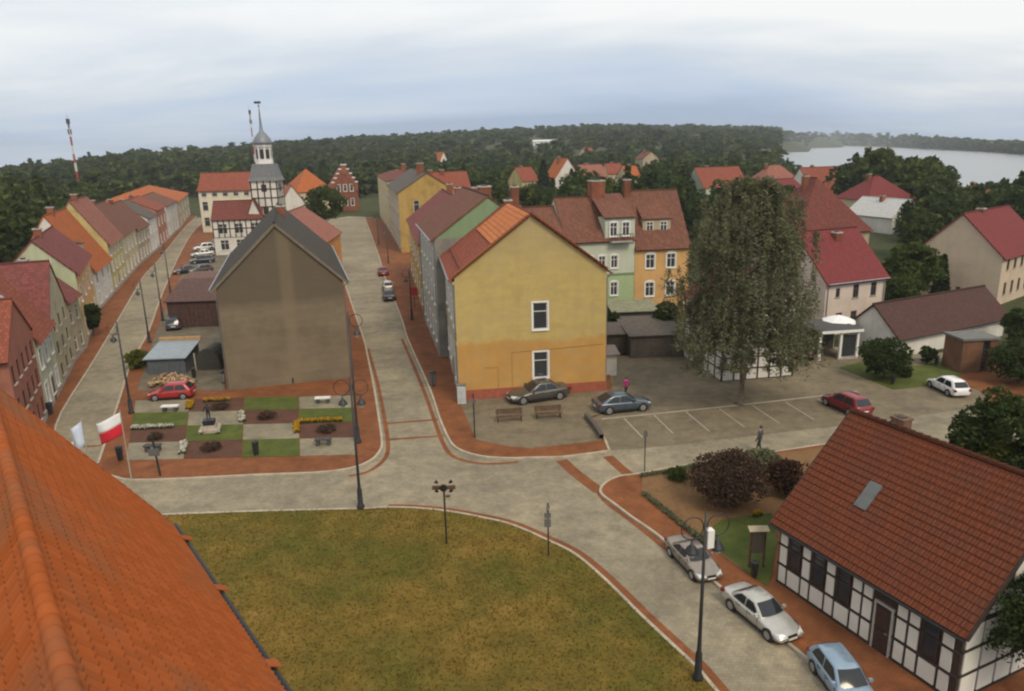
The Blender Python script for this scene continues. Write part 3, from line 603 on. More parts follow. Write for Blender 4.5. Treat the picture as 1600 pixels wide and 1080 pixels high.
H3, w3, r3 = house('ochre_gabled_house', 'tall ochre house with blank gable and a pale roof light', 'house', a, b, 12.0, zh((628, 396), 301), zh((660, 392), 270), S_OCHRE, T_GREY, 'x', walls={'F': S_BEIGE}, wins=[('F', [0.08, 0.25, 0.42, 0.59, 0.76, 0.93], [1.2, 4.8, 8.4], 1.1, 1.9, 'trim'), ('R', [0.30], [8.2], 1.2, 2.6)], chim=[(w_, 5.4, 15.8, 1.5, 2.2) for w_ in (30,)])
a, b = G(594, 338), G(610.5, 364)
house('cream_house', 'cream rendered tall house beyond the ochre gable', 'house', a, b, 13, zh((610, 364), 284), zh((630, 362), 272), S_CREAM, T_DKRED, 'x', wins=[('F', [0.08, 0.22, 0.36, 0.5, 0.64, 0.78, 0.92], [1.4, 5.0, 8.8], 1.2, 2.0)], chim=[(30, 6, 15, 1.2, 2)])
house('brick_roofed_house', 'house with brick red roof behind the cream chimneys', 'house', (668, 352), (738, 348), 10, zh((700, 350), 298), zh((700, 350), 270), S_CREAM, T_RED, 'x', wins=[('F', [0.2, 0.5, 0.8], [5], 1.1, 1.6)], chim=[(2.5, 4.6, zh((700, 350), 270) - 0.6, 1.2, 1.3), (6, 4.6, zh((700, 350), 270) - 0.6, 1.2, 1.3)])
house('garden_outbuilding', 'low brick red roof in the gardens behind the green gable', 'shed', (770, 372), (822, 368), 6, 4.5, 7, S_BEIGE, T_RED, 'x')

# ------------------------------------------------------------------ the bare brown gabled house by the garden plots
bdep = 27.0
B, bw, brf = house('bare_gabled_house', 'large house with blank weathered brown gable beside the garden plots', 'house', (358, 612), (548, 592), bdep, 9.7, 14.9, bare_gable(), tiles('charcoal_roofing', (0.060, 0.052, 0.042), 0.3, 0.5, 0.5, 0.4), 'y', ov=0.5, og=0.15, wins=[('L', [0.2, 0.5, 0.8], [1.8, 5.8], 1.0, 1.7), ('R', [0.12, 0.3, 0.5, 0.7, 0.9], [1.8, 5.8], 1.0, 1.7)], chim=[(bw_, 15, 14.5, 0.9, 0.9) for bw_ in (5.9,)], pipes=('R', 'L'))
vb = MB()
for sx in (-1, 1):
    A_ = Vector((bw / 2, -0.17, 14.92)); E_ = Vector((bw / 2 + sx * (bw / 2 + 0.5), -0.17, 9.25)); vb.bar(A_, E_, 0.05, 0.24)
vb.build('verge_board', plain('weathered_board', (0.15, 0.125, 0.09), 0.9), B)
MB().tube([(bw / 2 + 0.2, -0.12, 0.3), (bw / 2 + 0.2, -0.12, 0.75)], 0.06, 6).build('vent_pipe', DARKMETAL, B)

# ------------------------------------------------------------------ long row on the far left street (near to far)
LR = [  # name, label, near base, far base, depth, eave, ridge, wall, roof, axis, floors, n windows, chimneys
 ('brick_red_house', 'pinkish red rendered house with red roof next to the church roof', (44, 722), (75, 652), 11, 7.7, 10.9, stucco('brick_red_render', (0.31, 0.125, 0.088), 0.3), T_RED, 'y', 3, 5, 0),
 ('skylight_house', 'pale green fronted house with orange red roof and one white skylight', (76, 650), (97.5, 607), 7.4, 6.7, 11.7, stucco('pale_sage_render', (0.46, 0.46, 0.34)), T_RED, 'x', 2, 3, 0),
 ('street_gable_house', 'greenish grey house with its gable to the street and plum roof', (98, 606), (118, 566), 9, 7.0, 11.3, stucco('grey_sage_render', (0.42, 0.38, 0.25), 0.4), T_PURPLE, 'y', 3, 3, 0),
 ('beige_house', 'beige fronted house with plum roof beside the dark ivy bush', (119, 564), (136, 544), 7, 6.5, 9.9, S_BEIGE, T_PURPLE, 'x', 2, 2, 1),
 ('apricot_house', 'apricot fronted house with faded plum roof and beige side gable', (137, 538), (154, 490), 7.2, 8.4, 12.1, S_APRI, T_PURPLE, 'x', 2, 4, 1),
 ('orange_roofed_house', 'white fronted house under the largest bright orange roof of the row', (155, 487), (179, 459), 9.2, 6.0, 13.4, S_WHITE, T_ORANGE, 'x', 2, 3, 1),
 ('yellow_house', 'yellow house with faded pink roof above the orange one', (180, 458), (199, 436), 8.4, 8.0, 14.4, S_YELLOW, T_PINK, 'x', 3, 4, 1),
 ('cream_row_house', 'cream house with brown roof in the middle of the left row', (199.5, 435.5), (220, 413), 9, zh((210, 424), 360), zh((210, 424), 318), S_CREAM, T_BROWN, 'x', 2, 4, 1),
 ('tan_row_house', 'tan house with brown roof and orange verge in the left row', (220.5, 412.5), (238, 398), 9, zh((230, 405), 353), zh((230, 405), 316), S_BEIGE, T_BROWN, 'x', 2, 4, 1),
 ('white_gable_house', 'white fronted narrow house with dark roof in the left row', (238.5, 397.5), (251, 387), 11, zh((245, 392), 338), zh((245, 392), 314), S_WHITE, T_GREY, 'x', 2, 3, 0),
 ('red_front_house', 'brick red narrow house near the end of the left row', (251.5, 386.5), (264, 374), 11, zh((258, 380), 325), zh((258, 380), 308), S_PINK, T_RED, 'x', 2, 3, 1),
 ('pale_row_house', 'pale house before the orange hipped roof at the street end', (265, 373), (281, 358), 11, zh((273, 365), 318), zh((273, 365), 303), S_WHITE, T_BROWN, 'x', 2, 4, 0),
 ('end_house', 'beige house with orange hipped roof closing the left street', (282, 357), (298, 336), 22, zh((296, 337), 303), zh((280, 340), 288), S_BEIGE, T_ORANGE, 'x', 2, 4, 0)]
for nm, lb, p, q, dd, he, hr, wm, rm, ax, fl, nw, ch in LR:
    a, b = G(*p), G(*q); L_ = (b - a).length; a2 = a.lerp(b, 0.004); b2 = b.lerp(a, 0.004)
    stp = (he - 0.6) / fl; zs_ = [0.9 + i * stp for i in range(fl)]; wn = [('F', [(i + 0.5) / nw for i in range(nw)], zs_, min(1.15, L_ / nw * 0.42), min(1.8, stp * 0.55), 'trim')]
    if ax == 'x': wn.append(('L', [0.35, 0.65], [he + 0.6], 0.8, 1.1))
    if nm in ('brick_red_house', 'street_gable_house', 'beige_house'): wn = [w[:5] + ('plain',) for w in wn]
    t_, w_, ro_ = house(nm, lb, 'house', a2, b2, dd, he, hr, wm, rm, ax, 'hip' if nm == 'end_house' else 'gable', wn, ov=0.4, og=0.1, chim=[(L_ * 0.3, dd * 0.5, hr - 0.4, 0.8, 1.3)] * ch, plinth=(CONC, 0.6) if L_ < 30 else None, fm=TIMBERW if nm in ('brick_red_house', 'street_gable_house') else None, walls={'L': S_GREENW} if nm == 'apricot_house' else None)
    if nm == 'skylight_house':
        s_ = (hr - he) / (dd / 2); skylight(ro_, slope_matrix((L_ * 0.35, dd * 0.27, he + dd * 0.27 * s_ + 0.16), (1, 0, 0), (0, 1, s_)), 0.9, 1.2)
    if nm in ('skylight_house', 'apricot_house', 'yellow_house'): door(t_, 'F', w_, dd, 0.5 / nw + 1 / nw / 1.0 if nw > 2 else 0.5, 1.1, 2.2)
    if nm == 'orange_roofed_house':
        dormer(t_, ro_, L_ * 0.2, 1.2, he + 1.8, 1.6, 1.5, 2.0, S_CREAM, T_BROWN)

# ------------------------------------------------------------------ church with timber framed tower, seen over the brown roof
def beams(parent, M, w, h, cols, rows, bw_=0.2, mat=BEAM, diag=(), off=0.03, name='beam'):
    """timber frame on a wall plane: x along, z up"""
    out = []
    for i in range(cols + 1):
        x = w * i / cols; b = MB(); b.box(x - bw_ / 2, x + bw_ / 2, -off - 0.03, 0.02, 0, h); out.append(b)
    for j in range(rows + 1):
        z = h * j / rows; b = MB(); b.box(0, w, -off, 0.02, max(0, z - bw_ / 2), min(h, z + bw_ / 2)); out.append(b)
    for (i, j, i2, j2) in diag:
        b = MB(); b.bar((w * i / cols, -off + 0.014, h * j / rows), (w * i2 / cols, -off + 0.014, h * j2 / rows), 0.05, bw_); out.append(b)
    for b in out: link(name, b.mesh(name, mat), parent, M)
hb_ = zh((345, 399), 343); 
CHB, cbw, _ = house('timber_framed_hall', 'white timber framed hall with brown roof beside the church tower', 'hall', (338, 400), (415, 396), 12, hb_, zh((370, 392), 314), S_WHITE, T_DKRED, 'x', wins=[('F', [0.2, 0.52, 0.84], [1.2, hb_ - 3.0], 1.7, 2.1, 'cross')], fm=WHITE)
beams(CHB, Matrix.Translation((0, -0.01, hb_ - 3.8)), cbw, 3.7, 9, 2, 0.22)
d_ = G(428, 390); TW = zh((428, 390), 281); hw = 2.75
tw = thing('church_tower', 'timber framed church tower with grey skirt roof, white lantern and thin spire', 'tower', (d_.x, d_.y, 0), math.radians(3))
MB().box(-hw, hw, -hw, hw, 0, TW).build('wall', S_WHITE, tw)
for k in range(4):
    M = Matrix.Rotation(k * math.pi / 2, 4, 'Z') @ Matrix.Translation((-hw, -hw, 4)); beams(tw, M, 2 * hw, TW - 4, 4, 6, 0.26, diag=[(0, 0, 1, 1), (3, 1, 4, 0)], off=0.05)
    for zz_ in (TW - 2.4, TW - 7.2): add_window(tw, Matrix.Rotation(k * math.pi / 2, 4, 'Z') @ Matrix.Translation((0.0, -hw - 0.13, zz_)), 1.1, 1.5, 'cross', TIMBERW, False)
SLATE = plain('grey_slate', (0.13, 0.135, 0.14), 0.6, 0.1, 0.25); z1 = zh((428, 390), 256); z2 = zh((428, 390), 226); z3 = zh((428, 390), 205); z4 = zh((428, 390), 160)
def sq(r, z): return [(-r, -r, z), (r, -r, z), (r, r, z), (-r, r, z)]
m_ = MB(); prof = [(hw + 0.45, TW - 0.15), (hw + 0.1, TW + 0.6), (hw * 0.83, z1 - 0.6), (hw * 0.78, z1)]
for i, (r, z) in enumerate(prof): m_.v += sq(r, z)
for i in range(3):
    for k in range(4): m_.f.append([i * 4 + k, i * 4 + (k + 1) % 4, i * 4 + 4 + (k + 1) % 4, i * 4 + 4 + k]); m_.m.append(0)
m_.f.append([12, 13, 14, 15]); m_.m.append(0); m_.f.append([3, 2, 1, 0]); m_.m.append(0); m_.build('skirt_roof', SLATE, tw)
R8 = 1.75; ln = MB(); ln.lathe([(R8 + 0.12, z1), (R8 + 0.12, z1 + 0.9), (R8 - 0.25, z1 + 0.92), (R8 - 0.25, z2 - 0.5), (R8 + 0.15, z2 - 0.48), (R8 + 0.2, z2)], 8, M=Matrix.Rotation(math.pi / 8, 4, 'Z')); lno = ln.build('lantern', WHITE, tw)
for k in range(8):
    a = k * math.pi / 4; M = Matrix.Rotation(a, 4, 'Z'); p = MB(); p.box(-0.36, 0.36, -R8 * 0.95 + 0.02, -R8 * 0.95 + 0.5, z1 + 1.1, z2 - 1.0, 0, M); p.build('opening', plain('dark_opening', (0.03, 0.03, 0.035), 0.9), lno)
    MB().box(-0.14, 0.14, -R8 - 0.02, -R8 + 0.3, z1 + 0.9, z2 - 0.48, 0, Matrix.Rotation(a + math.pi / 8, 4, 'Z')).build('column', WHITE, lno)
hd = z3 - z2
MB().lathe([(R8 + 0.3, z2), (R8 + 0.32, z2 + hd * 0.15), (R8 * 0.98, z2 + hd * 0.45), (R8 * 0.62, z2 + hd * 0.75), (0.42, z3), (0.26, z3 + 1.2), (0.14, z3 + 4), (0.05, z4 - 0.8)], 16).build('dome', plain('blue_grey_lead', (0.17, 0.19, 0.21), 0.5, 0.2), tw, True)
v_ = MB(); v_.tube([(0, 0, z4 - 1.2), (0, 0, z4 + 0.2)], 0.05, 6); v_.lathe([(0.02, z4 - 1.0), (0.2, z4 - 0.8), (0.2, z4 - 0.7), (0.02, z4 - 0.5)], 8); v_.box(-0.9, 0.5, -0.03, 0.03, z4 - 0.25, z4 + 0.2); v_.build('weather_vane', DARKMETAL, tw)
MT, mtw, _ = house('timber_gable_wing', 'small timber framed gable wing at the foot of the church tower', 'hall', (392, 396), (416, 395), 8, zh((404, 396), 342), zh((404, 396), 312), S_WHITE, T_DKRED, 'y', wins=[('F', [0.5], [5.0], 1.0, 1.5)])
beams(MT, Matrix.Translation((0, -0.01, 3)), mtw, zh((404, 396), 342) - 3, 3, 3, 0.22)
house('white_three_storey_building', 'long cream white three storey building with bright red roof', 'building', (318, 364), (420, 360), 13, zh((330, 363), 297), zh((360, 350), 268), stucco('off_white_render', (0.62, 0.58, 0.46), 0.2), T_RED, 'x', wins=[('F', [0.08, 0.24, 0.4, 0.56, 0.72, 0.88], [1.8, 6.0], 1.5, 2.4), ('F', [0.08, 0.24, 0.4, 0.56, 0.72, 0.88], [zh((330, 363), 297) - 1.7], 1.4, 1.1)], ov=0.5)
house('pink_roofed_house', 'house with faded pink roof right behind the church tower', 'house', (440, 368), (484, 364), 12, zh((460, 366), 322), zh((450, 360), 288), S_WHITE, T_PINK, 'y', wins=[('F', [0.3, 0.7], [4], 1.0, 1.5)])
house('orange_hip_house', 'house with bright orange hipped roof behind the round street tree', 'house', (466, 338), (524, 334), 16, zh((495, 336), 300), zh((495, 334), 264), S_CREAM, T_ORANGE, 'x', 'hip', wins=[('F', [0.15, 0.38, 0.62, 0.85], [4.5], 1.2, 2)])
house('orange_wall_house', 'low house with plain orange gable behind the brown gabled house', 'house', (392, 445), (512, 441), 16, zh((512, 441), 378), zh((455, 441), 334), S_ORANGE, T_PINK, 'y', wins=[('F', [0.62], [5.2], 0.6, 0.8)])
# stepped brick gable at the end of the middle street
sg = zh((540, 330), 292); BG, bgw, _ = house('stepped_brick_building', 'red brick building with stepped gable and white trim at the street end', 'building', (522, 331), (562, 329), 12, sg, zh((542, 330), 262), BRICKRED, T_RED, 'y', wins=[('F', [0.25, 0.5, 0.75], [2, 7], 1.1, 2.4, 'trim')])
hs = zh((542, 330), 258)
for i in range(5):
    f = i / 5; z0 = sg + (hs - sg) * f; z1_ = sg + (hs - sg) * (f + 0.2)
    for sx in (0, 1):
        x0 = bgw * 0.5 * f; x0, x1 = (x0, x0 + bgw * 0.1) if sx == 0 else (bgw - x0 - bgw * 0.1, bgw - x0)
        s_ = MB(); s_.box(x0, x1, -0.25, 0.25, z0 - 1.5, z1_); s_.box(x0 - 0.1, x1 + 0.1, -0.35, 0.35, z1_ + 0.002, z1_ + 0.35, 1); s_.build('gable_step', [BRICKRED, WHITE], BG)

# ------------------------------------------------------------------ terrace of coloured houses behind the ochre house
def RH(n, l, p, q, he_y, hr_y, wm, rm, wins, chim=(), **k):
    return house(n, l, 'house', p, q, 10.5, zh(((p[0] + q[0]) / 2, (p[1] + q[1]) / 2), he_y), zh(((p[0] + q[0]) / 2, (p[1] + q[1]) / 2 - 22), hr_y), wm, rm, 'x', wins=wins, chim=chim, ov=0.35, og=0.02, **k)
RH('brown_roofed_terrace_house', 'terrace house with plain brown roof right behind the ochre gable', (815, 508), (884, 503), 374, 322, S_PALEMINT, T_BROWN, [('F', [0.3, 0.7], [5.5], 1.0, 1.6)], [(0.6, 5.2, 14.6, 0.9, 1.6)])
def two_tone():
    m, t, b = _new('two_tone_mint'); v = coords(t); q = nd(t, 'ShaderNodeSeparateXYZ'); t.links.new(v, q.inputs[0]); c = nd(t, 'ShaderNodeMath', operation='GREATER_THAN'); t.links.new(q.outputs[2], c.inputs[0]); c.inputs[1].default_value = 5.65; n1 = noise(t, v, 0.5, 6)
    a = mixc(t, c.outputs[0], ramp(t, n1, [(0.3, (0.29, 0.37, 0.20)), (0.7, (0.36, 0.44, 0.25))]), ramp(t, n1, [(0.3, (0.42, 0.45, 0.35)), (0.7, (0.50, 0.53, 0.42))])); t.links.new(a, b.inputs['Base Color']); b.inputs['Roughness'].default_value = 0.9; return m
M2, m2w, m2r = RH('mint_terrace_house', 'mint green terrace house with arched windows and a small balcony', (885, 503), (989.5, 495), 374, 306, two_tone(), T_BROWN, [('F', [0.17, 0.34, 0.52, 0.70], [6.4], 0.85, 1.5, 'arch'), ('F', [0.30, 0.70], [3.0], 0.9, 1.6, 'arch')], [(5.5, 5.0, 15.0, 1.7, 1.6)])
he2 = zh((937, 499), 374)
MB().box(0, m2w, -0.12, -0.032, 5.55, 5.74).build('band', S_GREENGABLE, M2)
dm = MB(); dm.box(m2w * 0.56, m2w * 0.995, 0.0 - 0.02, 4.0, he2 - 0.35, he2 + 2.5); dmo = dm.build('dormer', S_PALEMINT, m2r); r_ = MB(); slope(r_, (m2w * 0.53, -0.3, he2 + 2.5), (m2w * 0.998, -0.3, he2 + 2.5), (m2w * 0.998, 5.2, he2 + 5.0), (m2w * 0.53, 5.2, he2 + 5.0), 0.12); r_.build('dormer_roof', T_BROWN, dmo)
for u in (0.68, 0.86): add_window(M2, Matrix.Translation((m2w * u, -0.12, he2 + 0.35)), 0.9, 1.6, 'arch')
bl = MB(); bl.box(m2w * 0.62, m2w * 0.93, -1.0, -0.03, he2 - 0.35, he2 - 0.2); blo = bl.build('balcony', CONC, M2)
for i in range(9): MB().box(m2w * (0.625 + 0.3 * i / 8.0) - 0.03, m2w * (0.625 + 0.3 * i / 8.0) + 0.03, -0.98, -0.93, he2 - 0.19, he2 + 0.6).build('baluster', DARKMETAL, blo)
MB().box(m2w * 0.62, m2w * 0.93, -1.0, -0.9, he2 + 0.601, he2 + 0.68).build('rail', WOOD, blo)
M3, m3w, m3r = RH('apricot_terrace_house', 'apricot terrace house with four arched windows and a wide dormer', (990, 495), (1074, 490), 384, 296, S_APRI, T_BROWN, [('F', [0.28, 0.66], [2.6, 6.1], 1.1, 1.7, 'arch')], [(0.4, 5.0, 15.4, 0.8, 1.2)])
he3 = zh((1032, 492), 384); dormer(M3, m3r, m3w * 0.45, 1.4, he3 + 1.2, 3.6, 2.0, 3.0, S_BEIGE, T_BROWN, 2, 0.55)

# ------------------------------------------------------------------ buildings on the right
house('rose_white_house', 'rose white two storey house with burgundy roof behind the porch', 'house', (1284, 526), (1376, 512), 10, zh((1376, 512), 430), zh((1330, 492), 353), S_ROSE, T_BURG, 'x', wins=[('F', [0.2], [4.3], 0.6, 1.0), ('F', [0.50, 0.80], [4.0], 0.85, 1.5), ('F', [0.25, 0.50, 0.80], [1.0], 0.9, 1.5)], fm=WOOD, chim=[(5, 4, 9.5, 0.8, 1.2)], ov=0.4, pipes=('F',))
C_ = G(1556, 478); fd_ = Vector((math.cos(math.radians(-52)), math.sin(math.radians(-52)), 0))
house('beige_gable_house', 'beige house with blank gable and burgundy roof at the right edge', 'house', C_ - fd_ * 10.4, C_, 15.0, zh((1556, 478), 402), zh((1512, 462), 331), S_TAN, T_BURG, 'y', wins=[('R', [0.14, 0.3, 0.46, 0.62, 0.78], [1.2, 4.4], 0.9, 1.6), ('F', [0.55], [0.8], 0.6, 1.1)], fm=WOOD, chim=[(5.2, 5.5, zh((1512, 462), 331) - 1.0, 0.9, 1.3)], ov=0.35)
house('long_low_barn', 'long low whitewashed barn with dark brown roof', 'barn', (1398, 560), (1566, 524), 5.6, zh((1400, 560), 524), 4.9, S_WHITE, T_DBROWN, 'x', ov=0.5, og=0.3)
house('dark_roofed_house', 'house with big dark maroon hipped roof behind the birch', 'house', (1238, 438), (1352, 430), 12, zh((1295, 434), 364), zh((1290, 410), 274), S_BEIGE, T_DKRED, 'y', 'hip', hipr=5.2, chim=[(5, 6, 14, 0.8, 1.4)])
FAR = [  # far houses on the right, between the trees
 ('red_hipped_villa', 'house with crimson hipped roof above the white gabled house', (1352, 352), (1424, 348), 12, 312, 277, S_CREAM, T_BURG, 'x', 'hip'),
 ('white_gabled_house', 'white gabled house with pale grey roof and dark garage front', (1392, 366), (1443, 362), 14, 338, 313, S_WHITE, plain('pale_sheet_roof', (0.42, 0.42, 0.41), 0.6), 'y', 'gable'),
 ('orange_roofed_cottage', 'cottage with orange red roof and white gable behind the maroon roof', (1268, 330), (1335, 326), 13, 300, 262, S_WHITE, T_RED, 'x', 'gable'),
 ('mansard_house', 'beige house with clipped gable and plum roof among the trees', (1190, 322), (1252, 319), 11, 288, 259, S_CREAM, T_PINK, 'x', 'hip'),
 ('red_cottage', 'cottage with vivid red roof and green gable left of the beige one', (1098, 326), (1166, 322), 11, 291, 262, S_PALEMINT, T_RED, 'x', 'gable'),
 ('low_red_house', 'low crimson roof in front of the clipped gable house', (1206, 342), (1252, 338), 8, 296, 281, S_BEIGE, T_BURG, 'x', 'gable'),
 ('orange_gable_villa', 'villa with orange roof and white gable behind the tall spruce', (868, 322), (906, 320), 10, 278, 248, S_WHITE, T_ORANGE, 'y', 'gable'),
 ('yellow_walled_house', 'small yellow walled house with red roof left of the spruce', (817, 322), (842, 320), 9, 282, 262, S_YELLOW, T_RED, 'x', 'gable'),
 ('brick_cottage', 'cottage with salmon roof among gardens right of the spruce', (912, 322), (948, 320), 9, 276, 258, S_BEIGE, T_PINK, 'x', 'gable'),
 ('red_garden_house', 'small red roofed house in the gardens above the terrace', (950, 312), (974, 311), 8, 271, 256, S_CREAM, T_RED, 'x', 'gable'),
 ('orange_garden_house', 'tiny orange roofed house nearest the dark conifers above the terrace', (978, 318), (999, 317), 8, 274, 260, S_CREAM, T_ORANGE, 'x', 'gable'),
 ('pale_tower_house', 'pale house with brown roof high among dark trees', (1004, 292), (1028, 291), 9, 248, 237, S_BEIGE, T_BROWN, 'y', 'gable'),
 ('hidden_red_house', 'red roof deep among the trees on the right', (1520, 330), (1558, 328), 9, 302, 289, S_BEIGE, T_BURG, 'x', 'hip'),
 ('white_chalet', 'white gabled chalet with orange roof edge in the wood', (686, 276), (703, 275), 10, 258, 238, S_WHITE, T_ORANGE, 'y', 'gable'),
 ('distant_red_house', 'red roofed house highest in the wood right of the spruce', (918, 268), (932, 267), 10, 246, 231, S_CREAM, T_RED, 'x', 'gable')]
for nm, lb, p, q, dd, ye, yr_, wm, rm, ax, kd in FAR:
    c = ((p[0] + q[0]) / 2, (p[1] + q[1]) / 2); he = zh(c, ye); hr = max(he + 1.0, zh(c, yr_)); nw = 3
    t_, w_, ro_ = house(nm, lb, 'house', p, q, dd, he, hr, wm, rm, ax, kd, [('F', [0.2, 0.5, 0.8], [max(1.0, he - 2.3)], 1.0, 1.3), ('R', [0.3, 0.7], [max(1.0, he - 2.3)], 1.0, 1.3)], chim=[((q[0] - p[0]) * 0.04 + 2, dd / 2 + 0.3, hr - 0.6, 0.9, 1.2)])
    if nm == 'white_gabled_house': MB().box(w_ * 0.1, w_ * 0.95, -0.06, -0.004, 0.2, he - 0.9).build('garage_door', plain('dark_blue_grey_door', (0.035, 0.04, 0.05), 0.5), t_)
    if nm == 'orange_gable_villa': dormer(t_, ro_, w_ * 0.5, -0.2, he - 0.2, 1.6, 1.4, 1.0, S_WHITE, T_ORANGE)
# timber framed barn behind the birch
zbn = zh((1236, 588), 478)
TB, tbw, _ = house('timber_framed_barn', 'white timber framed barn half hidden behind the birch tree', 'barn', (1127, 597), (1237, 588), 8.5, zbn, zbn + 3.0, LIME, T_DKRED, 'y', ov=0.35)
beams(TB, Matrix.Translation((0, -0.012, 0.1)), tbw, zbn - 0.2, 6, 6, 0.12)
beams(TB, Matrix(((0, 1, 0, -0.012), (-1, 0, 0, 8.5), (0, 0, 1, 0.1), (0, 0, 0, 1))), 8.5, zbn - 0.2, 6, 6, 0.12)
door(TB, 'L', tbw, 8.5, 0.45, 1.6, 2.3, plain('grey_green_door', (0.22, 0.20, 0.14), 0.8))
# glazed porch with a parasol on it
pc = G(1295, 561); PO = thing('glazed_porch', 'open porch with dark flat roof and white fascia below the rose house', 'porch', (pc.x, pc.y, 0), math.radians(9))
zt = zh((1295, 561), 518); b_ = MB(); b_.box(-1.6, 3.0, -0.6, 4.2, zt, zt + 0.22); b_.build('roof', plain('dark_felt', (0.06, 0.058, 0.06), 0.9), PO); f_ = MB(); f_.box(-1.65, 3.05, -0.68, -0.604, zt - 0.05, zt + 0.2); f_.build('fascia', WHITE, PO)
for x, y in ((-1.3, -0.3), (0.9, -0.3), (2.7, -0.3), (2.7, 3.8), (-1.3, 3.8)): MB().box(x - 0.12, x + 0.12, y - 0.12, y + 0.12, 0, zt - 0.003).build('post', WHITE, PO)
MB().box(-1.2, 2.6, 3.4, 3.6, 0, zt - 0.01).build('back_wall', plain('porch_dark_wall', (0.07, 0.06, 0.055), 0.9), PO); MB().box(1.02, 2.56, -0.22, -0.18, 0.3, zt - 0.4).build('glass_panel', GLASS, PO); MB().box(0.9, 2.8, -0.5, 0.4, 0, 0.18).build('step', CONC, PO)
pp = G(1306, 545); PA = thing('parasol', 'open white parasol standing over the porch', 'parasol', (pp.x, pp.y, 0)); zp = zh((1306, 545), 492)
MB().tube([(0, 0, 0), (0, 0, zp)], 0.04, 8).build('pole', STEEL, PA)
cz = MB(); cz.lathe([(1.75, zp - 0.75), (1.72, zp - 0.62), (0.9, zp - 0.25), (0.02, zp)], 8); cz.build('canopy', plain('white_canvas', (0.74, 0.74, 0.74), 0.9, var=0.05), PA)
MB().lathe([(0.4, 0), (0.38, 0.1), (0.06, 0.14)], 12).build('base', CONC, PA)
# brick kiosk
kc = G(1499, 584); KI = thing('brick_kiosk', 'small flat roofed brick kiosk with a dark glass door', 'kiosk', (kc.x, kc.y, 0), math.radians(4)); kz = zh((1499, 584), 533)
b_ = MB(); b_.box(0, 1.9, 0, 2.6, 0, kz); b_.box(2.6, 3.3, 0, 2.6, 0, kz); b_.box(1.9, 2.6, 0.4, 2.6, 0, kz); b_.build('wall', paving('tan_brick', (0.24, 0.125, 0.075), 0.25, 0.08, 0.7), KI); MB().box(-0.15, 3.45, -0.15, 2.75, kz + 0.002, kz + 0.2).build('roof', plain('grey_felt', (0.13, 0.13, 0.12), 0.9), KI)
dk = MB(); dk.box(1.93, 2.57, 0.3, 0.36, 0.15, kz - 0.25); dk.build('door', GLASS, KI)
for i in range(7): MB().box(1.9, 2.6, 0.26, 0.29, 0.2 + i * 0.38, 0.25 + i * 0.38).build('door_bar', DARKMETAL, KI)
# sheds behind the ochre house
def shed(name, label, base, w, d, h0, h1, wall, roof, rz=0.0, planks=0, cat='shed'):
    p = G(*base); t = thing(name, label, cat, (p.x, p.y, 0), rz)
    b = MB(); b.add([(0, 0, 0), (w, 0, 0), (w, d, 0), (0, d, 0), (0, 0, h0), (w, 0, h0), (w, d, h1), (0, d, h1)], [(0, 1, 5, 4), (1, 2, 6, 5), (2, 3, 7, 6), (3, 0, 4, 7)]); b.build('wall', wall, t)
    for i in range(planks):
        x0, x1 = w * i / planks + 0.01, w * (i + 1) / planks - 0.01; MB().box(x0, x1, -0.04 - 0.012 * (i % 2), -0.004, 0.05, h0 - 0.05).build('plank', wall, t)
    s = (h1 - h0) / d; r = MB(); slope(r, (-0.25, -0.3, h0 - 0.3 * s + 0.01), (w + 0.25, -0.3, h0 - 0.3 * s + 0.01), (w + 0.25, d + 0.2, h1 + 0.2 * s + 0.01), (-0.25, d + 0.2, h1 + 0.2 * s + 0.01), 0.1); r.build('roof', roof, t); return t
FELTG = plain('mossy_sheet_roof', (0.20, 0.20, 0.13), 0.8, var=0.3); FELT = plain('grey_brown_felt', (0.085, 0.072, 0.06), 0.9, var=0.3); DKWOOD = plain('dark_plank', (0.06, 0.045, 0.035), 0.9, var=0.4)
cpz = zh((958, 520), 488)
shed('carport', 'carport with pale mossy roof behind the ochre house', (958, 520), 5.2, 3.4, cpz, cpz + 0.5, plain('carport_dark', (0.05, 0.042, 0.036), 0.9), FELTG, math.radians(5), 9)
shed('low_garage', 'long low dark garage with brown felt roof beside the carport', (985, 560), 5.5, 6.5, 2.3, 2.7, plain('garage_grey', (0.10, 0.085, 0.07), 0.9), FELT, math.radians(4), 8)
shed('storage_shed', 'dark shed left of the low garage', (950, 555), 1.9, 3, 2.2, 2.6, DKWOOD, FELT, math.radians(4), 4)
shed('small_annexe', 'little white and orange annexe on the side of the ochre house', (947, 588), 1.0, 1.6, 2.1, 2.4, S_WHITE, plain('annexe_roof', (0.2, 0.17, 0.15), 0.8), math.radians(6))
# yard on the left: sheds, tarpaulin tent, lean-to
BLUESHEET = plain('blue_grey_sheet', (0.27, 0.32, 0.36), 0.5, 0.2, 0.12); shz = zh((233, 587), 565)
SH = shed('sheet_metal_shed', 'blue grey shed with pale sheet roof behind the firewood', (233, 588), 3.6, 4.2, shz + 0.3, shz + 0.9, plain('slate_blue_boards', (0.085, 0.10, 0.115), 0.8), BLUESHEET, math.radians(4), 7)
MB().box(-0.3, 3.9, 4.3, 4.6, shz + 1.05, shz + 1.35).build('timber_beam', plain('fresh_timber', (0.42, 0.25, 0.11), 0.8), SH)
lz = zh((268, 512), 470)
shed('brown_lean_to', 'dark red brown lean-to shed in the yard by the left street', (266, 514), 6.4, 6.5, lz, lz + 1.6, plain('dark_red_boards', (0.07, 0.035, 0.03), 0.9, var=0.35), plain('red_brown_felt', (0.085, 0.045, 0.038), 0.9, var=0.3), math.radians(3), 12)
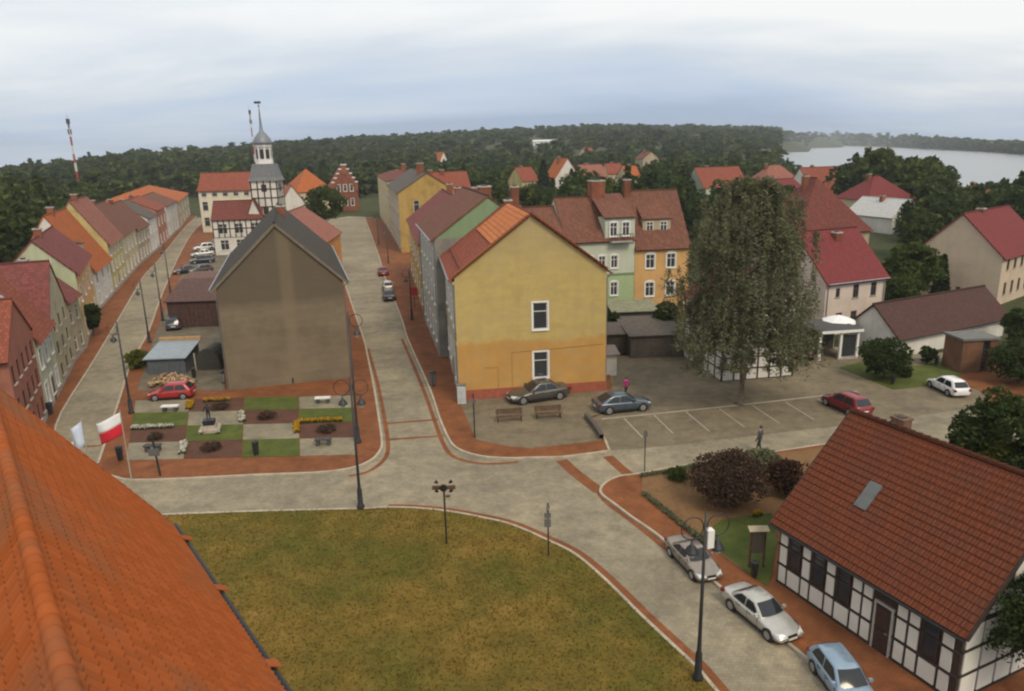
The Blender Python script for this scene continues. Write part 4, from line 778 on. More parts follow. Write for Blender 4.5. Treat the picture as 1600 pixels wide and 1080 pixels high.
shed('low_brown_roof', 'brown roofed open shelter between lean-to and parked cars', (284, 470), 6.0, 5.0, 2.6, 3.4, plain('shelter_boards', (0.10, 0.065, 0.05), 0.9), plain('worn_brown_roof', (0.13, 0.075, 0.06), 0.9, var=0.3), math.radians(2), 8)
tp = G(336, 580); TE = thing('tarpaulin_tent', 'dark dome shaped tarpaulin shelter against the brown gabled house', 'tent', (tp.x - 0.6, tp.y, 0)); te = MB(); n_ = 10
for j in range(2):
    for i in range(n_ + 1):
        a = math.pi * i / n_; te.v.append((-1.25 * math.cos(a), j * 2.6, 2.35 * math.sin(a) ** 0.8))
for i in range(n_): te.f.append([i, i + 1, i + n_ + 2, i + n_ + 1]); te.m.append(0)
te.f.append(list(range(n_ + 1))); te.m.append(0); te.build('cover', plain('dark_olive_tarpaulin', (0.045, 0.045, 0.035), 0.7, var=0.3), TE); MB().box(-1.32, -1.2, -0.05, 0.05, 0, 1.9).build('pole', plain('pale_pole', (0.4, 0.36, 0.28), 0.8), TE)

# ------------------------------------------------------------------ small timber framed house in the right foreground
TZE, TZR = 3.56, 8.0; tdir = Vector((0.4166, -0.9091, 0)); tnor = Vector((0.9091, 0.4166, 0)); p0 = Vector((12.74, 31.85, 0)); TWL = 9.17; TD = 8.7
T, tw_, tro = house('timber_framed_house', 'timber framed house with long red brown tiled roof in the lower right corner', 'house', p0, p0 + tdir * TWL, TD, TZE, TZR, plain('dark_timber_wall', (0.045, 0.026, 0.02), 0.9, var=0.35), tiles('red_brown_tiles', (0.145, 0.040, 0.017), 0.14, 0.4, 0.24, 0.33), 'x', ov=0.35, og=0.3, courses=20, gablem=None)
PANEL = stucco('white_infill', (0.66, 0.64, 0.57), 0.12)
def panel(M, x0, x1, z0, z1): b = MB(); b.box(x0, x1, -0.055, 0.01, z0, z1); link('infill_panel', b.mesh('infill_panel', PANEL), T, M)
I4 = Matrix.Identity(4); x = 0.12; seq = 'nwnwnwnndnnwnwn'
for ch_ in seq:
    wd = {'n': 0.42, 'w': 0.72, 'd': 0.95}[ch_]
    if x + wd > TWL: break
    if ch_ == 'n': 
        for z0, z1 in ((0.3, 1.15), (1.3, 2.2), (2.33, 3.15)): panel(I4, x, x + wd, z0, z1)
    elif ch_ == 'w':
        panel(I4, x, x + wd, 0.3, 1.12); add_window(T, Matrix.Translation((x + wd / 2, -0.11, 1.35)), wd - 0.02, 1.8, 'plain', TIMBERW, False)
    else: door(T, 'F', TWL, TD, (x + wd / 2) / TWL, wd - 0.22, 2.2, TIMBERW)
    x += wd + 0.13
for z in (0.2, 1.22, 2.265, 3.24): MB().box(0, TWL, -0.075, 0.01, z - 0.055, z + 0.055).build('beam', BEAM, T)
MR = Matrix(((0, -1, 0, TWL), (1, 0, 0, 0), (0, 0, 1, 0), (0, 0, 0, 1)))      # gable end: local x runs along the depth, outward is +x of the house
for i in range(8):
    for j in range(3):
        if (i, j) in ((3, 1), (5, 1)): continue
        panel(MR, 0.15 + i * 1.06, 0.15 + i * 1.06 + 0.92, 0.3 + j * 1.08, 0.3 + j * 1.08 + 0.94)
for i, (x0, x1) in enumerate(((1.3, 2.6), (2.75, 4.2), (4.5, 5.95), (6.1, 7.4))): panel(MR, x0, x1, 3.65, 4.5)
for i, (x0, x1) in enumerate(((2.5, 4.2), (4.5, 6.2))): panel(MR, x0, x1, 4.7, 5.7)
for z in (0.2, 1.31, 2.39, 3.5, 4.6): link('beam', MB().box(0.0 if z < 3.6 else 1.0, TD if z < 3.6 else TD - 1.0, -0.075, 0.01, z - 0.06, z + 0.06).mesh('beam', BEAM), T, MR)
s_ = (TZR - TZE) / (TD / 2)
sk = skylight(tro, slope_matrix((3.1, TD * 0.215, TZE + TD * 0.215 * s_ + 0.19), (1, 0, 0), (0, 1, s_)), 0.62, 1.35); sk.children[0].data.materials[0] = gloss('dull_skylight_glass', (0.10, 0.11, 0.11), 0.45); sk.data.materials[0] = plain('weathered_zinc', (0.13, 0.14, 0.14), 0.5, 0.3)
c = MB(); c.box(1.95, 2.6, TD / 2 - 0.05, TD / 2 + 0.5, 7.0, 8.55); c.box(1.9, 2.65, TD / 2 - 0.1, TD / 2 + 0.55, 8.552, 8.64); c.box(2.1, 2.45, TD / 2 + 0.08, TD / 2 + 0.37, 8.641, 8.68, 1); c.build('chimney', [paving('sooty_brick', (0.17, 0.10, 0.07), 0.25, 0.08, 0.6), DARKMETAL], tro)
rc_ = MB()
for i in range(26): MB().tube([(-0.3 + i * 0.377, TD / 2, TZR + 0.17), (-0.3 + i * 0.377 + 0.39, TD / 2, TZR + 0.20)], [0.13, 0.15], 8).build('ridge_tile', MAT['red_brown_tiles'], tro)
for sy in (-1, 1):
    ff0 = Vector((-0.33, TD / 2, TZR + 0.06)); ee0 = Vector((-0.33, TD / 2 + sy * (TD / 2 + 0.35), TZE - 0.35 * s_ + 0.02)); MB().bar(ff0, ee0, 0.05, 0.22).build('verge_board', BEAM, T)
    ff0 = ff0 + Vector((TWL + 0.66, 0, 0)); ee0 = ee0 + Vector((TWL + 0.66, 0, 0)); MB().bar(ff0, ee0, 0.05, 0.22).build('verge_board', BEAM, T)
MB().tube([(-0.3, -0.45, TZE - 0.36), (TWL + 0.3, -0.45, TZE - 0.36)], 0.07, 8).build('gutter', DARKMETAL, T)

# ------------------------------------------------------------------ church roof in the left foreground
RE = Vector((-14.787, 19.754, 15.0)); EC = Vector((-11.534, 22.288, 9.044)); RD = Vector((0.6060, -0.7955, 0)); down = EC - RE; down -= RD * down.dot(RD); SLEN = down.length; dn = down.normalized(); nrm = RD.cross(dn); nrm = nrm if nrm.z > 0 else -nrm
def church_tile_mat():
    m, t, b = _new('church_clay_tile'); g = nd(t, 'ShaderNodeNewGeometry'); oi = nd(t, 'ShaderNodeObjectInfo')
    n1 = noise(t, g.outputs['Position'], 0.30, 6, 0.6); n2 = noise(t, g.outputs['Position'], 7, 3)
    s = nd(t, 'ShaderNodeMath', operation='ADD'); t.links.new(g.outputs['Random Per Island'], s.inputs[0]); t.links.new(oi.outputs['Random'], s.inputs[1]); s2 = nd(t, 'ShaderNodeMath', operation='FRACT'); t.links.new(s.outputs[0], s2.inputs[0])
    a = ramp(t, s2.outputs[0], [(0.0, (0.26, 0.062, 0.010)), (0.5, (0.29, 0.070, 0.013)), (1.0, (0.325, 0.080, 0.017))])
    a = mixc(t, ramp(t, n1, [(0.46, (0, 0, 0)), (0.66, (0.6, 0.6, 0.6))]), a, (0.17, 0.085, 0.045)); a = mixc(t, ramp(t, n2, [(0.5, (0, 0, 0)), (0.85, (0.35, 0.35, 0.35))]), a, (0.22, 0.07, 0.03))
    t.links.new(a, b.inputs['Base Color']); b.inputs['Roughness'].default_value = 0.8; matte(b); return m
CT = church_tile_mat(); CHN = thing('church_nave', 'church nave with large orange tiled roof filling the lower left corner', 'church', (RE.x, RE.y, 0))
O0 = Vector((RE.x, RE.y, 0)); RLEN = 21.0; TWD, TCO = 0.21, 0.345; NC = int(SLEN / TCO) + 1; NR = int(RLEN / TWD)
hdir = Vector((dn.x, dn.y, 0)).normalized(); run_ = math.hypot(dn.x, dn.y) * SLEN
sub = MB(); other = Vector((-dn.x, -dn.y, dn.z)); e1_ = RE + dn * SLEN; e2_ = RE + other * SLEN
R0, R1 = RE - O0, RE + RD * RLEN - O0
slope(sub, e1_ + RD * RLEN - O0 - nrm * 0.1, e1_ - O0 - nrm * 0.1, R0 - Vector((0, 0, 0.1)), R1 - Vector((0, 0, 0.1)), 0.06); sub.quad(e2_ - O0, e2_ + RD * RLEN - O0, R1, R0)
CR = sub.build('roof', T_ORANGE, CHN)
wl = MB(); wa = EC - O0 - hdir * 0.45; wb_ = wa + RD * RLEN; wc = RE - O0 - hdir * (run_ - 0.45); wd_ = wc + RD * RLEN
for a, b in ((wb_, wa), (wc, wd_)): wl.quad(Vector((a.x, a.y, 0)), Vector((b.x, b.y, 0)), Vector((b.x, b.y, EC.z + 0.3)), Vector((a.x, a.y, EC.z + 0.3)))
for sh_ in (0.3,): 
    q = RD * sh_; wl.add([Vector((wa.x, wa.y, 0)) + q, Vector((wc.x, wc.y, 0)) + q, Vector((wc.x, wc.y, EC.z + 0.3)) + q, R0 + q - Vector((0, 0, 0.4)), Vector((wa.x, wa.y, EC.z + 0.3)) + q], [(0, 1, 2, 3, 4)])
wl.build('wall', BRICKRED, CHN)
tile = MB(); pr_ = [(-0.5, 0.0), (-0.34, 0.006), (-0.2, 0.03), (0.04, 0.052), (0.26, 0.036), (0.40, 0.004), (0.5, 0.0)]; TL_ = TCO * 1.12
for x, z in pr_: tile.v += [(x * TWD, 0, z - 0.004), (x * TWD, 0.055, z + 0.030), (x * TWD, TL_, z + 0.0)]
for i in range(6):
    for q in (0, 1): tile.f.append([3 * i + q, 3 * i + 3 + q, 3 * i + 4 + q, 3 * i + 1 + q]); tile.m.append(0)
nb = len(tile.v)
for x, z in pr_: tile.v.append((x * TWD, 0.004, -0.03))
for i in range(6): tile.f.append([3 * i, nb + i, nb + i + 1, 3 * i + 3]); tile.m.append(0)
tme = tile.mesh('roof_tile', CT); tv = np.array(tile.v)
def tile_frame(i, j, dvec, nvec, rdir):
    p = RE + RD * ((i + 0.5) * TWD) + dvec * ((j + 1) * TCO) - O0; up_ = -dvec
    return Matrix(((rdir.x, up_.x, nvec.x, p.x), (rdir.y, up_.y, nvec.y, p.y), (rdir.z, up_.z, nvec.z, p.z), (0, 0, 0, 1)))
cand = []
rd1 = (-dn).cross(nrm)            # x axis so that (x, up, n) is right handed
for i in range(NR):
    for j in range(NC):
        M = tile_frame(i, j, dn, nrm, rd1); P = M.translation + O0 - Vector((0, 0, CH)); f = P.dot(FWD); u = 800 + F * P.dot(RIGHT) / max(f, 0.1); v = 540 - F * P.dot(UP) / max(f, 0.1)
        cand.append((P.length if (f > 0.5 and -5 < u < 1605 and v < 1085) else 1e6 + P.length, i, j, M))
cand.sort(key=lambda c: c[0]); rest = []
for k, (dd, i, j, M) in enumerate(cand):
    jit = Matrix.Rotation(random.uniform(-0.012, 0.012), 4, 'Z') @ Matrix.Translation((0, random.uniform(-0.008, 0.008), random.uniform(-0.003, 0.003)))
    if k < 300: link('roof_tile', tme, CHN, M @ jit)
    else: rest.append(M @ jit)
n2_ = Vector((-nrm.x, -nrm.y, nrm.z)); rd2 = (-other).cross(n2_)
for i in range(NR):
    for j in range(NC): rest.append(tile_frame(i, j, other, n2_, rd2))
def join_np(name, base_v, base_f, mats, mat, parent=None):
    A = np.array([np.array(m) for m in mats]); V = np.einsum('nij,kj->nki', A[:, :3, :3], base_v) + A[:, None, :3, 3]; k = len(base_v); Fq = np.array(base_f)
    Q = (Fq[None] + (np.arange(len(mats)) * k)[:, None, None]).reshape(-1, 4)
    return np_mesh(name, V.reshape(-1, 3), Q, mat, parent)
def np_mesh(name, V, Q, mat, parent=None, smooth=False):
    me = bpy.data.meshes.new(name); me.vertices.add(len(V)); me.vertices.foreach_set('co', np.ascontiguousarray(V, dtype=np.float32).ravel()); n = len(Q); me.loops.add(n * 4); me.loops.foreach_set('vertex_index', np.ascontiguousarray(Q, dtype=np.int32).ravel())
    me.polygons.add(n); me.polygons.foreach_set('loop_start', np.arange(0, n * 4, 4, dtype=np.int32)); me.polygons.foreach_set('loop_total', np.full(n, 4, dtype=np.int32)); me.polygons.foreach_set('use_smooth', np.zeros(n, dtype=bool)); me.update(calc_edges=True); me.materials.append(mat)
    return link(name, me, parent) if parent is not False else me
o = join_np('roof_tiling', tv, tile.f, rest, CT, CHN); o['kind'] = 'stuff'
cap = MB()
for k in range(9):
    a = math.pi * (k / 8.0) ; cap.v += [(0.0, math.cos(a) * 0.15, math.sin(a) * 0.15), (0.36, math.cos(a) * 0.125, math.sin(a) * 0.125)]
for k in range(8): cap.f.append([2 * k, 2 * k + 1, 2 * k + 3, 2 * k + 2]); cap.m.append(0)
for k in range(9): a = math.pi * k / 8.0; cap.v.append((0.0, math.cos(a) * 0.11, math.sin(a) * 0.11))
for k in range(8): cap.f.append([2 * k, 2 * k + 2, 18 + k + 1, 18 + k]); cap.m.append(0)
cme = cap.mesh('ridge_tile', CT, True); ang = math.atan2(RD.y, RD.x)
for k in range(int(RLEN / 0.32)):
    p = R0 + RD * (k * 0.32) + Vector((0, 0, 0.03 + random.uniform(-0.004, 0.006))); M = Matrix.Translation(p) @ Matrix.Rotation(ang + math.pi + random.uniform(-0.02, 0.02), 4, 'Z') @ Matrix.Rotation(-0.03, 4, 'Y') @ Matrix.Translation((-0.34, 0, 0)); link('ridge_tile', cme, CHN, M)
gu = EC - O0 + dn * 0.12 + hdir * 0.06; MB().tube([gu - RD * 0.1, gu + RD * RLEN], 0.08, 8).build('gutter', DARKMETAL, CHN)
for k in range(24): a, b = R0 + dn * (k / 24 * SLEN) - RD * 0.06 + nrm * 0.03, R0 + dn * ((k + 1) / 24 * SLEN) - RD * 0.06 + nrm * 0.05; MB().bar(a, b, 0.14, 0.06).build('verge_tile', CT, CHN)
for s_k in (1.3, 4.9, 9.0):
    p = EC - O0 + RD * s_k; b = MB(); b.bar(p - dn * 0.1 + nrm * 0.06, p + dn * 0.22 + nrm * 0.22, 0.32, 0.03); b.build('eave_tile', CT, CHN)

# ------------------------------------------------------------------ vegetation
def quads_at(C, size, rng, flat=0.0, elong=1.0):
    """one small leaf-like quad at each point"""
    n = len(C); a = rng.normal(size=(n, 3)); a[:, 2] *= (1 - flat); a /= np.linalg.norm(a, axis=1)[:, None]; b = rng.normal(size=(n, 3)); b -= a * (a * b).sum(1)[:, None]; b /= np.linalg.norm(b, axis=1)[:, None]
    s = (size * rng.uniform(0.6, 1.35, n))[:, None]; a *= s * elong * 0.5; b *= s * 0.5
    V = np.stack([C - a, C + b * 0.7, C + a, C - b * 0.7], 1).reshape(-1, 3); return V, np.arange(4 * n).reshape(-1, 4)
def crown_pts(rng, n, kind, W, H):
    """leaf points of a crown; z from 0 (foot of the tree) to H, half width W"""
    if kind in ('round', 'tall', 'bush', 'low'):
        z0 = {'round': 0.24, 'tall': 0.16, 'bush': 0.0, 'low': 0.0}[kind]; m = max(9, min(60, n // 22)); d = rng.normal(size=(m, 3)); d /= np.linalg.norm(d, axis=1)[:, None]; r = rng.uniform(0.35, 1.0, m) ** 0.5
        hz = H * (1 - z0) / 2; c = d * r[:, None] * np.array([W * 0.78, W * 0.78, hz * 0.78]); c[:, 2] += H * z0 + hz
        rc = rng.uniform(0.24, 0.42, m) * W; k = rng.integers(0, m, n); e = rng.normal(size=(n, 3)); e /= np.linalg.norm(e, axis=1)[:, None]; e[:, 2] = np.abs(e[:, 2]) * 0.9 - 0.25
        P = c[k] + e * (rc[k] * rng.uniform(0.65, 1.1, n))[:, None]; P[:, 2] = np.clip(P[:, 2], 0.05 if z0 == 0 else H * z0 * 0.7, None); return P
    if kind == 'conifer':
        t = rng.uniform(0, 1, n) ** 1.35; lay = np.floor(t * 13) / 13 + rng.normal(0, 0.012, n); a = rng.uniform(0, 2 * np.pi, n); arm = np.round(a / (2 * np.pi) * 9) / 9 * 2 * np.pi + rng.normal(0, 0.22, n); q = rng.uniform(0.1, 1, n) ** 0.6; rr = W * (1 - lay) ** 0.85 * q
        return np.stack([np.cos(arm) * rr, np.sin(arm) * rr, H * (0.06 + 0.94 * lay) - rr * 0.35 + 0.05], 1)
    if kind == 'birch':
        m = 620; t = rng.uniform(0.22, 1, m); a = rng.uniform(0, 2 * np.pi, m); prof = np.interp(t, [0.2, 0.4, 0.6, 0.8, 0.92, 1.0], [0.85, 1.0, 1.0, 0.90, 0.68, 0.25]); r = W * prof * rng.uniform(0.2, 1, m) ** 0.55 * (0.86 + 0.10 * np.sin(3 * a + 9 * t) + 0.12 * np.sin(5 * a - 14 * t + 1.0) + rng.normal(0, 0.05, m)); L = rng.uniform(0.08, 0.50, m) ** 1.15 * H * np.clip(r / W, 0.3, 1); bx, by, bz = np.cos(a) * r, np.sin(a) * r, H * t
        k = rng.integers(0, m, n); u = rng.uniform(0, 1, n); sw = rng.normal(0, 0.16, (n, 2)) * (0.6 + u[:, None]); z = np.maximum(bz[k] - L[k] * u, H * (0.265 + 0.075 * np.sin(k * 1.7)))
        return np.stack([bx[k] * (1 + 0.05 * u) + sw[:, 0], by[k] * (1 + 0.05 * u) + sw[:, 1], z + rng.normal(0, 0.12, n)], 1)
def trunk_mesh(kind, H, W, mat, rng):
    b = MB(); r = max(0.07, H * 0.017); top = H * {'round': 0.7, 'tall': 0.75, 'bush': 0.5, 'low': 0.4, 'conifer': 0.97, 'birch': 0.95}[kind]
    pts = [Vector((0, 0, -0.1))]; 
    for i in range(1, 6): pts.append(Vector((rng.normal(0, r * 0.6), rng.normal(0, r * 0.6), top * i / 5)))
    b.tube(pts, [r * (1.15 - 0.19 * i) for i in range(6)], 7)
    if kind != 'conifer':
        for i in range(9 if kind == 'birch' else 6):
            z = H * rng.uniform(0.25, 0.65); a = rng.uniform(0, 6.28); q = W * rng.uniform(0.5, 0.8); p = Vector((0, 0, z)); b.tube([p, p + Vector((math.cos(a) * q * 0.5, math.sin(a) * q * 0.5, H * 0.09)), p + Vector((math.cos(a) * q, math.sin(a) * q, H * 0.12))], [r * 0.45, r * 0.3, r * 0.1], 5)
    return b.mesh('trunk', mat)
BARK = plain('grey_brown_bark', (0.075, 0.055, 0.04), 0.9, var=0.3); BIRCHBARK = plain('birch_bark', (0.16, 0.13, 0.10), 0.85, var=0.5, scale=6)
L_DARK = leafmat('dark_foliage', (0.018, 0.030, 0.010), (0.055, 0.080, 0.022)); L_MID = leafmat('green_foliage', (0.026, 0.042, 0.012), (0.085, 0.112, 0.028)); L_LITE = leafmat('light_foliage', (0.040, 0.058, 0.013), (0.125, 0.142, 0.036)); L_BIRCH = leafmat('birch_foliage', (0.105, 0.112, 0.062), (0.165, 0.166, 0.092), (0.185, 0.180, 0.105)); L_CON = leafmat('conifer_foliage', (0.014, 0.024, 0.012), (0.045, 0.064, 0.026)); L_PURP = leafmat('purple_foliage', (0.042, 0.028, 0.020), (0.105, 0.068, 0.046)); L_YEL = leafmat('yellow_green_foliage', (0.045, 0.062, 0.010), (0.16, 0.165, 0.03))
def wood_mat():
    m = leafmat('woodland_foliage', (0.020, 0.036, 0.012), (0.062, 0.090, 0.028), (0.098, 0.120, 0.034)); t = m.node_tree; b = t.nodes['Principled BSDF']; src = b.inputs['Base Color'].links[0].from_socket; v = coords(t); n1 = noise(t, v, 0.06, 3, 0.6); n2 = noise(t, v, 0.011, 4, 0.6)
    a = mixc(t, 1.0, src, ramp(t, n1, [(0.3, (0.55, 0.62, 0.62)), (0.5, (1.0, 1.0, 1.0)), (0.7, (1.65, 1.45, 1.1))]), 'MULTIPLY'); a = mixc(t, 1.0, a, ramp(t, n2, [(0.35, (0.72, 0.78, 0.8)), (0.65, (1.35, 1.3, 1.1))]), 'MULTIPLY'); t.links.new(a, b.inputs['Base Color']); return m
L_WOOD = wood_mat(); 
def tree(name, label, cat, base, H, W, kind, leaf, n, size, bark=BARK, group=None, seed=0, z=0.0, elong=1.4):
    rng = np.random.default_rng(seed + 101); p = G(*base) if not isinstance(base, Vector) else base; t = thing(name, label, cat, (p.x, p.y, z), group=group)
    V, Q = quads_at(crown_pts(rng, n, kind, W, H), size, rng, 0.25, elong); np_mesh('crown', V, Q, leaf, t); link('trunk', trunk_mesh(kind, H, W, bark, rng), t); return t
def wpx(base, pxs): return (G(*base) - Vector((0, 0, CH))).length * pxs / F
bb = (1157, 632)
tree('birch_tree', 'big weeping birch tree in front of the timber framed barn', 'tree', bb, zh(bb, 276), wpx(bb, 106), 'birch', L_BIRCH, 105000, 0.155, BIRCHBARK, seed=3)
SINGLE = [ # name, label, category, base, top row, half width px, kind, leaves, count, leaf size
 ('street_tree', 'round dark green tree beside the middle street near the church', 'tree', (512, 372), 288, 32, 'round', L_MID, 5000, 0.55),
 ('tall_spruce', 'tall dark spruce among red roofs beyond the terrace', 'tree', (850, 326), 247, 20, 'conifer', L_CON, 4500, 0.8),
 ('small_spruce', 'shorter dark conifer right of the tall spruce', 'tree', (893, 322), 262, 13, 'conifer', L_CON, 2500, 0.7),
 ('ivy_bush', 'dark ivy covered bush between houses of the left row', 'bush', (147, 528), 470, 13, 'tall', L_DARK, 3500, 0.35),
 ('yard_bush', 'yellow green bush beside the blue grey shed', 'bush', (218, 576), 545, 17, 'bush', L_YEL, 2500, 0.24),
 ('dark_conifer', 'dark pointed conifer beside the beige gable wall', 'tree', (1467, 470), 395, 14, 'conifer', L_CON, 4000, 0.4),
 ('garden_tree', 'dense green tree left of the beige gabled house', 'tree', (1420, 478), 374, 40, 'tall', L_MID, 7000, 0.42),
 ('lilac_bush', 'broad bush behind the long low barn', 'bush', (1400, 490), 420, 34, 'bush', L_MID, 5000, 0.36),
 ('verge_shrub', 'large dark shrub on the grass verge by the porch', 'shrub', (1380, 592), 527, 36, 'bush', L_DARK, 5000, 0.24),
 ('round_shrub', 'small round clipped shrub before the whitewashed barn', 'shrub', (1448, 569), 540, 13, 'bush', L_DARK, 1800, 0.18),
 ('kiosk_shrub', 'round shrub just left of the brick kiosk', 'shrub', (1488, 564), 539, 10, 'bush', L_DARK, 1500, 0.18),
 ('low_shrub', 'small shrub at the foot of the large dark verge shrub', 'shrub', (1412, 590), 568, 11, 'bush', L_DARK, 1300, 0.18),
 ('purple_bush', 'large round purple brown bush in the garden bed', 'bush', (1138, 790), 706, 58, 'bush', L_PURP, 14000, 0.13),
 ('barberry_bush', 'loose reddish bush between purple bush and tiled roof', 'bush', (1228, 775), 716, 36, 'bush', leafmat('reddish_foliage', (0.03, 0.018, 0.012), (0.09, 0.045, 0.03)), 4500, 0.15),
 ('olive_bush', 'low olive bush behind the purple one', 'bush', (1190, 735), 706, 30, 'bush', L_BIRCH, 3000, 0.16),
 ('green_cushion_shrub', 'small green cushion shrub at the corner of the garden bed', 'shrub', (1058, 752), 728, 16, 'bush', L_MID, 1600, 0.12),
 ('ridge_shrub', 'little conifer peeping over the tiled ridge', 'shrub', (1394, 690), 648, 13, 'conifer', L_MID, 1500, 0.2),
 ('right_thuja', 'tall dark green conifer behind the tiled ridge at the right edge', 'tree', (1562, 800), 598, 62, 'tall', L_DARK, 11000, 0.2),
 ('left_thuja', 'dark bushy conifer behind the chimney of the tiled roof', 'tree', (1516, 770), 628, 34, 'tall', L_DARK, 7000, 0.2),
 ('golden_thuja', 'yellow green bushy conifer against the tiled ridge', 'tree', (1545, 800), 672, 40, 'tall', L_YEL, 6000, 0.17),
 ('corner_shrub', 'dark shrub at the bottom right corner beside the gable', 'shrub', (1604, 1098), 878, 64, 'tall', L_DARK, 12000, 0.11),
 ('right_edge_bush', 'green bush at the right edge under the beige house', 'bush', (1590, 545), 475, 26, 'bush', L_DARK, 4500, 0.3),
 ('barn_hedge', 'dark hedge at the right end of the long barn', 'hedge', (1590, 600), 530, 40, 'bush', L_DARK, 5000, 0.25),
 ('carport_bush', 'dark green bush beside the ochre house and carport', 'bush', (958, 535), 484, 15, 'bush', L_DARK, 2500, 0.26),
 ('garage_ivy', 'dark shrub on the roof edge right of the carport', 'shrub', (1040, 535), 462, 18, 'tall', L_DARK, 3000, 0.28),
 ('skyline_poplar', 'dark narrow tree standing above the skyline right of the church', 'tree', (488, 268), 207, 7, 'tall', L_CON, 1500, 1.4)]
for i, (n_, l_, c_, b_, ty, hw_, kd, lf, cnt, sz) in enumerate(SINGLE):
    tree(n_, l_, c_, b_, zh(b_, ty), wpx(b_, hw_), kd, lf, cnt, sz, seed=i * 7)
# woodland: one mass of trees behind the town and round the lake
CUT = [(-300, 520), (0, 445), (60, 392), (130, 345), (205, 312), (300, 306), (330, 322), (420, 318), (470, 316), (520, 320), (600, 306), (660, 316), (760, 352), (820, 372), (1080, 372), (1120, 400), (1230, 400), (1360, 392), (1420, 430), (1480, 400), (1540, 372), (1700, 440)]
def project(x, y, z):
    P = Vector((x, y, z - CH)); f = P.dot(FWD); return 800 + F * P.dot(RIGHT) / f, 540 - F * P.dot(UP) / f
hp2 = [(math.hypot(x, y), project(x, y, 3)[0], r * F / math.hypot(x, y), x, y, r) for x, y, r in HP]
rng = np.random.default_rng(5); VAR = {}
for lod, (n, sz) in enumerate(((700, 0.95), (200, 1.8), (64, 3.2))):
    VAR[lod] = []
    for k in range(7):
        kd = ('round', 'round', 'tall', 'round', 'tall', 'round', 'conifer')[k]; VAR[lod].append(quads_at(crown_pts(rng, n, kd, 0.42 * 12, 12) if kd == 'round' else crown_pts(rng, n, kd, 0.30 * 12 if kd == 'tall' else 2.6, 13.5), sz, rng, 0.2, 1.3))
spots = []; tries = 0
while len(spots) < 6500 and tries < 70000:
    tries += 1; px = rng.uniform(-260, 1860); far = rng.uniform() < 0.40; rc = interp(px, RC); ls = lake_span(px)
    r = (rng.uniform(ls[1] + 4, rc) if ls and px > 1205 else rc - abs(rng.normal(0, 60))) if far else 115 * (max(1200, rc) / 115) ** rng.uniform(0, 1)
    if r > rc: continue
    v = ray(px, 226); a = math.atan2(v.x, v.y); x, y = r * math.sin(a), r * math.cos(a); z = terr(x, y)
    if z < LAKE_Z + 0.6: continue
    bx, by = project(x, y, z)
    if by > interp(px, CUT): continue
    s = rng.choice([rng.uniform(0.55, 0.9), rng.uniform(0.85, 1.15), rng.uniform(1.05, 1.4)])
    if ls and r < ls[0]: s *= interp(r, [(150, 0.9), (320, 0.62)])
    tr_ = 5 * s * F / r; bad = False
    for hr_, hx, hwp, X, Y_, R_ in hp2:
        if (x - X) ** 2 + (y - Y_) ** 2 < (R_ + 3.5) ** 2: bad = True; break
        if hr_ - 65 < r < hr_ and abs(px - hx) < hwp * 0.72 + tr_ * 0.9: bad = True; break
    if bad: continue
    if any((x - q[0]) ** 2 + (y - q[1]) ** 2 < (2.4 if r < 500 else 3.2) ** 2 for q in spots[-400:]): continue
    spots.append((x, y, z, s, r))
SHORE = [(1235, 226), (1290, 236), (1340, 226), (1400, 222), (1440, 236), (1500, 250), (1560, 268), (1640, 282), (1800, 300)]   # tops of the trees along the near shore
for k in range(300):
    px = rng.uniform(1235, 1800); r = rng.uniform(205, 268); v = ray(px, 226); a = math.atan2(v.x, v.y); x, y = r * math.sin(a), r * math.cos(a); z = terr(x, y)
    if z < LAKE_Z + 0.3 or any((x - X) ** 2 + (y - Y_) ** 2 < (R_ + 3) ** 2 for _, _, _, X, Y_, R_ in hp2): continue
    if any(hr_ - 60 < r < hr_ and abs(px - hx) < hwp * 0.75 + 20 for hr_, hx, hwp, X, Y_, R_ in hp2): continue
    row = interp(px, SHORE) + rng.uniform(0, 26); lo, hi = 3.0, 30.0
    for _ in range(30):
        m = (lo + hi) / 2
        if project(x, y, z + m)[1] > row: lo = m
        else: hi = m
    spots.append((x, y, z, max(0.4, min(1.5, lo / 12.0)), r))
VV = []; QQ = []; off = 0
for x, y, z, s, r in spots:
    lod = 0 if r < 330 else 1 if r < 700 else 2; V, Q = VAR[lod][rng.integers(0, 7)]; a = rng.uniform(0, 6.28); c, sn = math.cos(a), math.sin(a); sh = s * rng.uniform(0.9, 1.05); s = s * (1.0 if lod == 0 else 1.35 if lod == 1 else 1.7)
    VV.append(np.stack([(V[:, 0] * c - V[:, 1] * sn) * s + x, (V[:, 0] * sn + V[:, 1] * c) * s + y, V[:, 2] * sh + z - (1.2 if r < 330 else 3.0)], 1)); QQ.append(Q + off); off += len(V)
wd = np_mesh('woodland', np.concatenate(VV), np.concatenate(QQ), L_WOOD); tag(wd, 'dense green woodland behind the town and along the lake', 'woodland', kind='stuff')
# grass blades on the dry lawn
def inside(poly, x, y):
    c = False; n = len(poly)
    for i in range(n):
        a, b = poly[i], poly[i - 1]
        if (a.y > y) != (b.y > y) and x < (b.x - a.x) * (y - a.y) / (b.y - a.y) + a.x: c = not c
    return c
gp = []; xs = [p.x for p in lawn_pts]; ys = [p.y for p in lawn_pts]
while len(gp) < 30000:
    x, y = rng.uniform(-22, 9), rng.uniform(20, 40.6)
    if inside(lawn_pts, x, y): gp.append((x, y, 0.12))
gp = np.array(gp); V, Q = quads_at(gp + np.array([0, 0, 0.0]), 0.07, rng, -0.6, 2.0)
gb = np_mesh('lawn_grass', V, Q, leafmat('dry_grass', (0.085, 0.070, 0.012), (0.15, 0.104, 0.019), (0.215, 0.142, 0.034))); tag(gb, 'short dry grass of the lawn', 'grass', kind='stuff')

